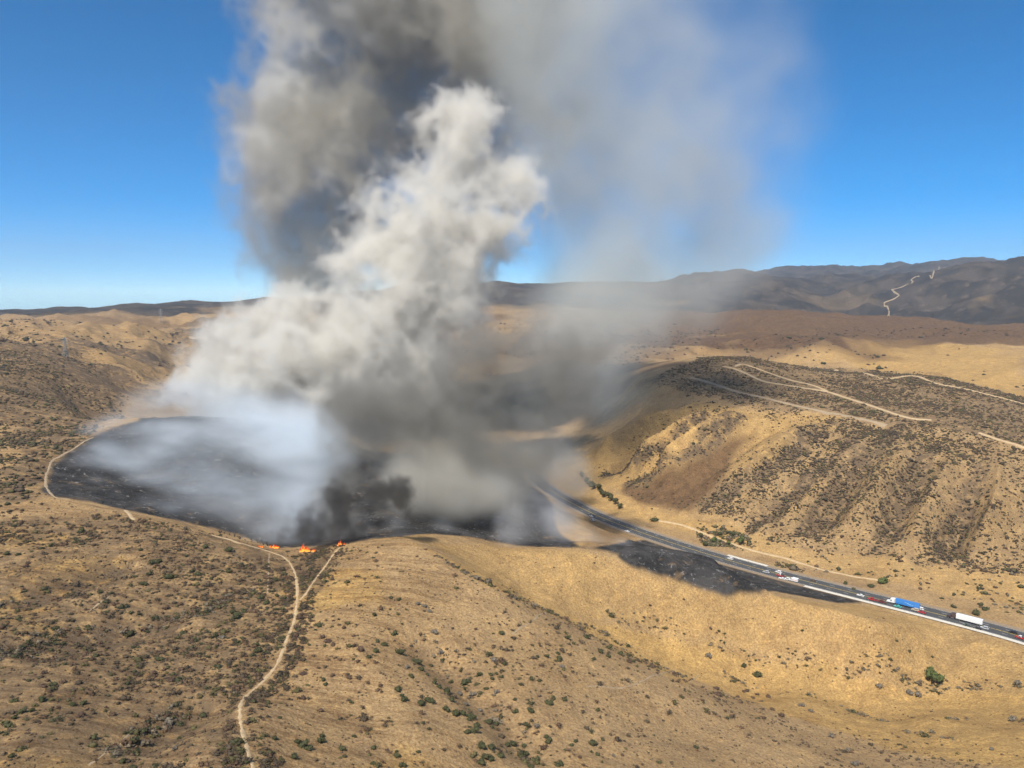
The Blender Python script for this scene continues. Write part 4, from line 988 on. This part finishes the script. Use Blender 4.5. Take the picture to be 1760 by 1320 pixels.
dn = 0.0011 * smooth01((GR - 1300) / 200) * smooth01((2600 - GR) / 300) * np.clip(brown * 1.5 + 0.25 + 2.5 * (GT < R(-12)), 0, 4)
scatter('far_scrub', 'sparse dark scrub on the rolling hills beyond the mesa', dn, 2.4, 0.4, [DRK, RED, GRN], 15, 200, 1.2, OCT8)

# ------------------------------------------------------------------ flames on the crest
M_fire = bpy.data.materials.new('fire'); tf = NT_(M_fire); tf.n.clear()
fo = tf.new('ShaderNodeOutputMaterial'); fe = tf.new('ShaderNodeEmission'); tf.l.new(fe.outputs[0], fo.inputs[0])
gz = tf.new('ShaderNodeSeparateXYZ'); tf.l.new(tf.new('ShaderNodeTexCoord').outputs['Generated'], gz.inputs[0])
nzf = tf.noise(tf.new('ShaderNodeNewGeometry').outputs['Position'], 1.1, 3)
hgt_f = tf.math('ADD', gz.outputs['Z'], tf.math('MULTIPLY', tf.math('SUBTRACT', nzf, 0.5), 0.9))
tf.l.new(tf.mix(tf.ramp(hgt_f, 0.15, 0.75), c4(1.0, 0.30, 0.04), c4(0.80, 0.085, 0.018)), fe.inputs['Color'])
tf.l.new(tf.ramp(hgt_f, 0.0, 0.9, 2.2, 0.6), fe.inputs['Strength'])
def flame_tongue(h, w, seed):
    r = np.random.default_rng(seed); V = []; F = []; n = 7; L_ = 7; c = np.zeros(2)
    ph = r.uniform(0, 6)
    for i in range(L_):
        t_ = i / (L_ - 1); rad = w * (math.sin(min(1, t_ * 1.6 + 0.35) * 1.57)) * (1 - t_) ** 0.8 + 0.01
        c = c + np.array([0.10 * w + 0.12 * w * math.sin(ph + 4 * t_), 0.08 * w * math.cos(ph + 3 * t_)]) * (i > 0)
        for k in range(n):
            a = 6.283 * k / n + t_; q = rad * r.uniform(0.75, 1.25); V.append((c[0] + q * math.cos(a), c[1] + q * math.sin(a), h * t_))
    for i in range(L_ - 1):
        for k in range(n): F.append((i * n + k, i * n + (k + 1) % n, (i + 1) * n + (k + 1) % n, (i + 1) * n + k))
    return V, F
def flame(u, v, wpx, hpx, label, seed):
    p = at(u, v); r0 = math.hypot(*p); m_ = r0 / FPX * 1.05; rr = np.random.default_rng(seed)
    o = link('flame', None); o.location = (p[0], p[1], float(hgt(*p)) - 0.2); tag(o, label, 'fire', 'flames on the crest')
    nt_ = max(4, int(wpx / 2.2))
    for i in range(nt_):
        t_ = (i + 0.5) / nt_ * 2 - 1; h = hpx * m_ * rr.uniform(0.45, 1.0) * (1 - 0.55 * abs(t_)); w = wpx * m_ * rr.uniform(0.10, 0.19)
        V, F = flame_tongue(h, w, seed * 20 + i)
        c = link('flame_tongue', mesh_np('flame_tongue', V, F, [M_fire], True), o); c.location = (t_ * wpx * 0.5 * m_, rr.uniform(-0.8, 0.8), 0)
flame(524, 948, 16, 20, 'largest orange flame on the crest between the two dirt trails', 1)
flame(539, 948, 8, 13, 'small orange flame beside the largest one, on its right', 2)
flame(585, 938, 12, 15, 'red flame by the top of the short rutted trail', 3)
flame(470, 942, 14, 10, 'low red flame by the top of the winding trail', 4)
flame(447, 940, 10, 6, 'faint low flame furthest left along the fire line', 5)
# ------------------------------------------------------------------ vehicles
def paint(name, col, rough=0.35): return simple(name, col, rough, 0.0, 0.04, 3.0, 0.5)
M_pw, M_pb, M_pr, M_ps, M_pg, M_pt, M_pm, M_bg = (paint('white_paint', (0.80, 0.80, 0.79)), paint('black_paint', (0.018, 0.018, 0.02)), paint('red_paint', (0.42, 0.022, 0.022)), paint('silver_paint', (0.48, 0.50, 0.52)), paint('dark_green_paint', (0.03, 0.055, 0.05)), paint('teal_paint', (0.07, 0.42, 0.36)), paint('maroon_paint', (0.16, 0.022, 0.025)), paint('beige_paint', (0.58, 0.47, 0.34)))
M_blue, M_lblue, M_brn = paint('blue_paint', (0.035, 0.20, 0.56)), paint('light_blue_print', (0.22, 0.52, 0.80)), paint('dark_brown_paint', (0.075, 0.045, 0.04))
M_gl = simple('dark_glass', (0.02, 0.024, 0.028), 0.08, 0.0, 0.05); M_ty = simple('tyre_rubber', (0.02, 0.02, 0.02), 0.9); M_rim = simple('wheel_rim', (0.45, 0.45, 0.46), 0.35, 0.8)
M_lamp = simple('lamp_glass', (0.75, 0.75, 0.70), 0.2); M_tail = simple('red_lamp_glass', (0.45, 0.02, 0.02), 0.2); M_chr = simple('frame_steel', (0.05, 0.05, 0.055), 0.5)
def prism(name, prof, w, mat, parent, y0=0.0, taper=None, bev=0.0):
    """side profile (x forward, z up) given width w, ends narrowed by taper(z)"""
    V = []; n = len(prof)
    for sgn in (-1, 1):
        for x, z in prof: V.append((x, y0 + sgn * w / 2 * (taper(z) if taper else 1), z))
    F = [tuple(range(n))[::-1], tuple(range(n, 2 * n))] + [(i, (i + 1) % n, n + (i + 1) % n, n + i) for i in range(n)]
    me = bpy.data.meshes.new(name); me.from_pydata(V, [], F); me.materials.append(mat); me.update()
    import bmesh
    b = bmesh.new(); b.from_mesh(me); bmesh.ops.recalc_face_normals(b, faces=b.faces)
    if bev: bmesh.ops.bevel(b, geom=b.edges[:], offset=bev, segments=2, affect='EDGES', clamp_overlap=True)
    b.to_mesh(me); b.free()
    return link(name, me, parent)
def quad(name, pts4, mat, parent):
    me = bpy.data.meshes.new(name); p = np.array(pts4, float); nn = np.cross(p[1] - p[0], p[2] - p[0]); nn /= np.linalg.norm(nn)
    V = [tuple(q) for q in p] + [tuple(q - nn * 0.03) for q in p]
    me.from_pydata(V, [], [(0, 1, 2, 3), (7, 6, 5, 4), (0, 4, 5, 1), (1, 5, 6, 2), (2, 6, 7, 3), (3, 7, 4, 0)]); me.materials.append(mat)
    return link(name, me, parent)
def wheel(parent, x, y, rad, w=0.24):
    n = 14; V = []; F = []
    for s in (-1, 1):
        for i in range(n): a = 6.283 * i / n; V.append((rad * math.cos(a), s * w / 2, rad * math.sin(a)))
    F = [tuple(range(n)), tuple(range(2 * n - 1, n - 1, -1))] + [(i + n, (i + 1) % n + n, (i + 1) % n, i) for i in range(n)]
    me = bpy.data.meshes.new('wheel'); me.from_pydata(V, [], F); me.materials.append(M_ty)
    o = link('wheel', me, parent); o.location = (x, y, rad)
    sg = 1 if y > 0 else -1
    V2 = [(0.62 * rad * math.cos(6.283 * i / n), sg * (w / 2 + 0.012), 0.62 * rad * math.sin(6.283 * i / n)) for i in range(n)]
    me2 = bpy.data.meshes.new('rim'); me2.from_pydata(V2 + [(0, sg * (w / 2 + 0.03), 0)], [], [(i, (i + 1) % n, n) if sg < 0 else ((i + 1) % n, i, n) for i in range(n)]); me2.materials.append(M_rim)
    link('rim', me2, o)
def car(name, kind, mat, label, cat, roof=None):
    o = link(name, None); tag(o, label, cat, None)
    L, W, H = {'sedan': (4.7, 1.84, 1.46), 'suv': (4.8, 1.95, 1.80), 'pickup': (5.8, 2.0, 1.92)}[kind]
    h = L / 2; by = {'sedan': 0.92, 'suv': 1.10, 'pickup': 1.14}[kind]
    body = prism('body', [(-h, 0.35), (h - 0.1, 0.32), (h, 0.62), (h - 0.12, 0.80), (h - 1.15, by), (-h + 0.25, by + 0.02), (-h, 0.85)], W, mat, o, 0, None, 0.07)
    c0, c1, c2, c3 = {'sedan': (1.05, 0.30, -1.15, -1.85), 'suv': (1.15, 0.55, -1.95, -2.25), 'pickup': (1.25, 0.65, -0.55, -0.75)}[kind]
    tp = lambda z: 0.94 if z < by + 0.1 else 0.78
    prism('roof', [(c0, by), (c1, H - 0.03), (c1 - 0.2, H), (c2 + 0.15, H), (c2, H - 0.03), (c3, by)], W, roof or mat, o, 0, tp, 0.03)
    def wz(x0, z0, x1, z1, f): return x0 + (x1 - x0) * f, z0 + (z1 - z0) * f
    a0 = wz(c0, by, c1, H, 0.10); a1 = wz(c0, by, c1, H, 0.86); wa, wb = W * 0.94 / 2 * 0.9, W * 0.78 / 2 * 0.92
    quad('windscreen', [(a0[0] + 0.06, -wa, a0[1]), (a0[0] + 0.06, wa, a0[1]), (a1[0] + 0.06, wb, a1[1]), (a1[0] + 0.06, -wb, a1[1])], M_gl, o)
    b0 = wz(c3, by, c2, H, 0.12); b1 = wz(c3, by, c2, H, 0.86)
    quad('rear_window', [(b0[0] - 0.06, wa, b0[1]), (b0[0] - 0.06, -wa, b0[1]), (b1[0] - 0.06, -wb, b1[1]), (b1[0] - 0.06, wb, b1[1])], M_gl, o)
    for s in (-1, 1):
        q = [(c0 - 0.25, s * (W * 0.94 / 2 + 0.012), by + 0.07), (c3 + 0.25, s * (W * 0.94 / 2 + 0.012), by + 0.07), (c2 + 0.12, s * (W * 0.80 / 2 + 0.03), H - 0.14), (c1 - 0.05, s * (W * 0.80 / 2 + 0.03), H - 0.14)]
        quad('side_window', q if s > 0 else q[::-1], M_gl, o)
        quad('headlight', [(h + 0.005, s * W * 0.44, 0.60), (h + 0.005, s * W * 0.28, 0.60), (h - 0.05, s * W * 0.28, 0.76), (h - 0.05, s * W * 0.44, 0.76)][::-s], M_lamp, o)
        quad('tail_light', [(-h - 0.01, s * W * 0.46, 0.66), (-h - 0.01, s * W * 0.33, 0.66), (-h - 0.01, s * W * 0.33, 0.86), (-h - 0.01, s * W * 0.46, 0.86)][::s], M_tail, o)
        for x in (h - 0.95, -h + 0.98): wheel(o, x, s * (W / 2 - 0.10), 0.34 if kind == 'sedan' else 0.39)
    if kind == 'pickup': prism('cargo_bed', [(-h + 0.12, by + 0.06), (c3 - 0.12, by + 0.06), (c3 - 0.12, by - 0.3), (-h + 0.12, by - 0.3)], W * 0.82, M_pb, o)
    return o
def semi(name, cab_mat, box_mat, label, front=None, emblem=False):
    o = link(name, None); tag(o, label, 'truck', None)
    tr = link('trailer', None, o)
    prism('box', [(-16.0, 1.15), (-1.2, 1.15), (-1.2, 4.1), (-16.0, 4.1)], 2.6, box_mat, tr, 0, None, 0.04)
    prism('underframe', [(-15.8, 0.85), (-1.6, 0.85), (-1.6, 1.13), (-15.8, 1.13)], 1.1, M_chr, tr)
    if front: prism('front_wall', [(-1.18, 1.2), (-0.9, 1.2), (-0.9, 4.15), (-1.18, 4.15)], 2.62, front, tr)
    if emblem:
        for k, (x0, x1, z0, z1) in enumerate(((-8.2, -7.0, 3.0, 3.5), (-9.6, -8.4, 2.6, 3.3), (-11.0, -9.8, 2.2, 2.9), (-12.2, -11.2, 2.0, 2.5), (-9.4, -8.8, 2.05, 2.35))):
            for s in (-1, 1):
                q = [(x0, s * 1.335, z0), (x1, s * 1.335, z0 + 0.25), (x1 - 0.2, s * 1.335, z1), (x0 + 0.1, s * 1.335, z1 - 0.15)]
                quad('printed_mark', q[::-s], M_lblue, tr)
    cab = link('cab', None, o)
    prism('sleeper', [(-0.6, 0.95), (2.1, 0.95), (2.1, 2.9), (1.7, 3.75), (-0.4, 3.95), (-0.6, 3.8)], 2.45, cab_mat, cab, 0, None, 0.08)
    prism('bonnet', [(2.1, 0.6), (4.2, 0.6), (4.25, 1.55), (3.9, 1.78), (2.1, 2.0)], 2.1, cab_mat, cab, 0, None, 0.10)
    quad('windscreen', [(2.13, -1.08, 2.05), (2.13, 1.08, 2.05), (2.02, 1.02, 2.95), (2.02, -1.02, 2.95)], M_gl, cab)
    for s in (-1, 1):
        q = [(1.95, s * 1.235, 2.0), (0.95, s * 1.235, 2.0), (0.95, s * 1.235, 2.8), (1.85, s * 1.235, 2.8)]
        quad('side_window', q[::s], M_gl, cab)
        quad('headlight', [(4.26, s * 0.95, 0.9), (4.26, s * 0.6, 0.9), (4.26, s * 0.6, 1.15), (4.26, s * 0.95, 1.15)][::-s], M_lamp, cab)
        prism('fuel_tank', [(0.1, 0.5), (1.6, 0.5), (1.7, 0.8), (1.6, 1.1), (0.1, 1.1), (0.0, 0.8)], 0.5, M_rim, cab, s * 1.0)
        for x in (3.3, -1.9, -3.2, -13.4, -14.7): wheel(o, x, s * 1.08, 0.5, 0.36)
    prism('chassis', [(-3.6, 0.6), (3.9, 0.6), (3.9, 0.9), (-3.6, 0.9)], 0.9, M_chr, cab)
    return o
def rescue(name, label):
    o = link(name, None); tag(o, label, 'truck', None)
    prism('box', [(-3.4, 0.75), (0.9, 0.75), (0.9, 3.0), (-3.4, 3.0)], 2.4, M_pw, o, 0, None, 0.06)
    prism('cab', [(0.95, 0.6), (3.3, 0.6), (3.35, 1.35), (2.5, 1.5), (1.95, 2.4), (0.95, 2.45)], 2.1, M_pw, o, 0, None, 0.08)
    quad('windscreen', [(2.47, -0.92, 1.55), (2.47, 0.92, 1.55), (2.03, 0.86, 2.3), (2.03, -0.86, 2.3)], M_gl, o)
    for s in (-1, 1):
        quad('side_window', [(2.1, s * 1.062, 1.5), (1.15, s * 1.062, 1.5), (1.15, s * 1.062, 2.25), (1.85, s * 1.062, 2.25)][::s], M_gl, o)
        for x in (2.3, -2.1): wheel(o, x, s * 0.98, 0.42, 0.3)
        quad('stripe', [(-3.2, s * 1.215, 1.5), (0.7, s * 1.215, 1.5), (0.7, s * 1.215, 1.75), (-3.2, s * 1.215, 1.75)][::-s], M_pr, o)
    quad('rear_door', [(-3.42, 0.9, 0.95), (-3.42, -0.9, 0.95), (-3.42, -0.9, 2.8), (-3.42, 0.9, 2.8)], M_ps, o)
    return o
def place(o, u, v, flip=False, dh=0.0):
    p = on_level(u, v, ROADZ + 0.7); k = int(np.argmin(((ROAD - p) ** 2).sum(1))); k = min(max(k, 1), len(ROAD) - 2)
    d = ROAD[k + 1] - ROAD[k - 1]; a = math.atan2(d[1], d[0]) + (math.pi if flip else 0) + dh
    o.location = (p[0], p[1], ROADZ + 0.062); o.rotation_euler = (0, 0, a)
def place_s(o, s, off):
    """along the highway by distance, to the side by offset"""
    p = np.array([np.interp(s, seg, ROAD[:, 0]), np.interp(s, seg, ROAD[:, 1])]); p2 = np.array([np.interp(s + 1, seg, ROAD[:, 0]), np.interp(s + 1, seg, ROAD[:, 1])])
    t_ = p2 - p; t_ /= np.linalg.norm(t_); nn = np.array([t_[1], -t_[0]])
    o.location = (*(p + nn * off), ROADZ + 0.062); o.rotation_euler = (0, 0, math.atan2(t_[1], t_[0]))
# long trucks: placed by the middle of the trailer
place(semi('semi_truck', M_brn, M_pw, 'articulated truck with a long plain white trailer and dark cab'), 1640, 1062)
place(semi('semi_truck', M_pw, M_blue, 'articulated truck with a bright blue trailer and white cab', M_pw, True), 1536, 1036)
CARS = [
 ('suv', 'suv', M_ps, 'silver sport utility car right behind the white trailer', 'car', 1692, 1079, None),
 ('car', 'sedan', M_pg, 'dark green car beside the rear half of the white trailer', 'car', 1662, 1074, None),
 ('car', 'sedan', M_pb, 'black car under the rear corner of the white trailer', 'car', 1680, 1079, None),
 ('suv', 'suv', M_pb, 'black sport utility car on the highway near the right edge', 'car', 1741, 1087, None),
 ('pickup_truck', 'pickup', M_pr, 'bright red pickup with a white roof at the right edge', 'truck', 1754, 1096, M_pw),
 ('car', 'sedan', M_pr, 'red car, last of the three behind the blue trailer', 'car', 1584, 1052, None),
 ('suv', 'suv', M_pw, 'white car on the far lane behind the blue trailer', 'car', 1581, 1046, None),
 ('suv', 'suv', M_bg, 'beige car directly behind the blue trailer', 'car', 1573, 1048, None),
 ('car', 'sedan', M_pt, 'teal car on the near lane beside the front of the blue trailer', 'car', 1543, 1042, None),
 ('pickup_truck', 'pickup', M_pm, 'maroon pickup just ahead of the white cab on the near lane', 'truck', 1515, 1034, None),
 ('pickup_truck', 'pickup', M_pr, 'red pickup leading the queue towards the fire', 'truck', 1499, 1030, None),
 ('car', 'sedan', M_pw, 'white car alone on the far lane ahead of the queue', 'car', 1479, 1023, None),
 ('suv', 'suv', M_pw, 'white car just behind the pickup with the red body by the burnt verge', 'car', 1353, 995, None),
 ('pickup_truck', 'pickup', M_pr, 'red pickup with a white roof parked by the burnt verge', 'truck', 1341, 989, M_pw),
 ('suv', 'suv', M_pw, 'white car on the far lane above the parked red pickup', 'car', 1338, 983, None),
 ('suv', 'suv', M_ps, 'silver car parked furthest along the burnt verge', 'car', 1317, 983, None),
 ('car', 'sedan', M_pw, 'white car parked at the near edge of the burnt verge', 'car', 1344, 994, None),
 ('suv', 'suv', M_pw, 'white car stopped beside the pale bank of the highway', 'car', 1255, 960, None),
 ('car', 'sedan', M_pw, 'white car alone in the bend where the burnt slope meets the highway', 'car', 1078, 913, None),
 ('car', 'sedan', M_pw, 'white car far along the highway in the smoke, on the far lane', 'car', 1016, 887, None),
 ('suv', 'suv', M_ps, 'pale car far along the highway in the smoke, on the near lane', 'car', 1018, 894, None)]
for nm, kd, mt, lb, ct, u, v, rf in CARS:
    place(car(nm, kd, mt, lb, ct, rf), u, v)
place(rescue('rescue_truck', 'white box bodied rescue truck parked by the burnt verge'), 1364, 998)

# ------------------------------------------------------------------ lattice power towers far left
def pylon(u, v, h, label):
    p = at(u, v); o = link('power_tower', None); o.location = (p[0], p[1], float(hgt(*p)) - 0.5); tag(o, label, 'power tower', 'power towers on the left hills')
    m = simple('galvanised_steel', (0.33, 0.33, 0.32), 0.5, 0.4)
    def bars(nm, segs, w):
        V = []; F = []
        for a, b in segs:
            a = np.array(a, float); b = np.array(b, float); t_ = b - a; t_ /= np.linalg.norm(t_); s1 = np.cross(t_, (0.21, 0.35, 0.9)); s1 /= np.linalg.norm(s1); s2 = np.cross(t_, s1); k = len(V)
            for c in (a, b):
                for q in ((1, 1), (-1, 1), (-1, -1), (1, -1)): V.append(c + w * (q[0] * s1 + q[1] * s2))
            F += [(k + i, k + (i + 1) % 4, k + 4 + (i + 1) % 4, k + 4 + i) for i in range(4)]
        link(nm, mesh_np(nm, V, F, [m]), o)
    wb, wt = h * 0.11, h * 0.025
    lv = [(z, wb + (wt - wb) * min(1, z / (0.8 * h))) for z in np.linspace(0, h, 8)]
    for sx, sy in ((-1, -1), (1, -1), (1, 1), (-1, 1)): bars('leg', [((sx * lv[i][1], sy * lv[i][1], lv[i][0]), (sx * lv[i + 1][1], sy * lv[i + 1][1], lv[i + 1][0])) for i in range(7)], 0.16)
    cr_ = []
    for i in range(7):
        (z0, w0), (z1, w1) = lv[i], lv[i + 1]
        for sx, sy, tx, ty in ((-1, -1, 1, -1), (1, -1, 1, 1), (1, 1, -1, 1), (-1, 1, -1, -1)): cr_ += [((sx * w0, sy * w0, z0), (tx * w1, ty * w1, z1)), ((tx * w0, ty * w0, z0), (sx * w1, sy * w1, z1))]
    bars('cross_bracing', cr_, 0.09)
    for z in (0.68, 0.80, 0.92): bars('cross_arm', [((-h * 0.16, 0, h * z), (h * 0.16, 0, h * z)), ((-h * 0.16, 0, h * z), (0, 0, h * (z + 0.05))), ((h * 0.16, 0, h * z), (0, 0, h * (z + 0.05)))], 0.14)
pylon(277, 556, 52, 'thin lattice power tower on the hill far up the left valley')
pylon(113, 613, 32, 'thin lattice power tower on the long left hillside')
print('script', round(time.time() - T0, 1))
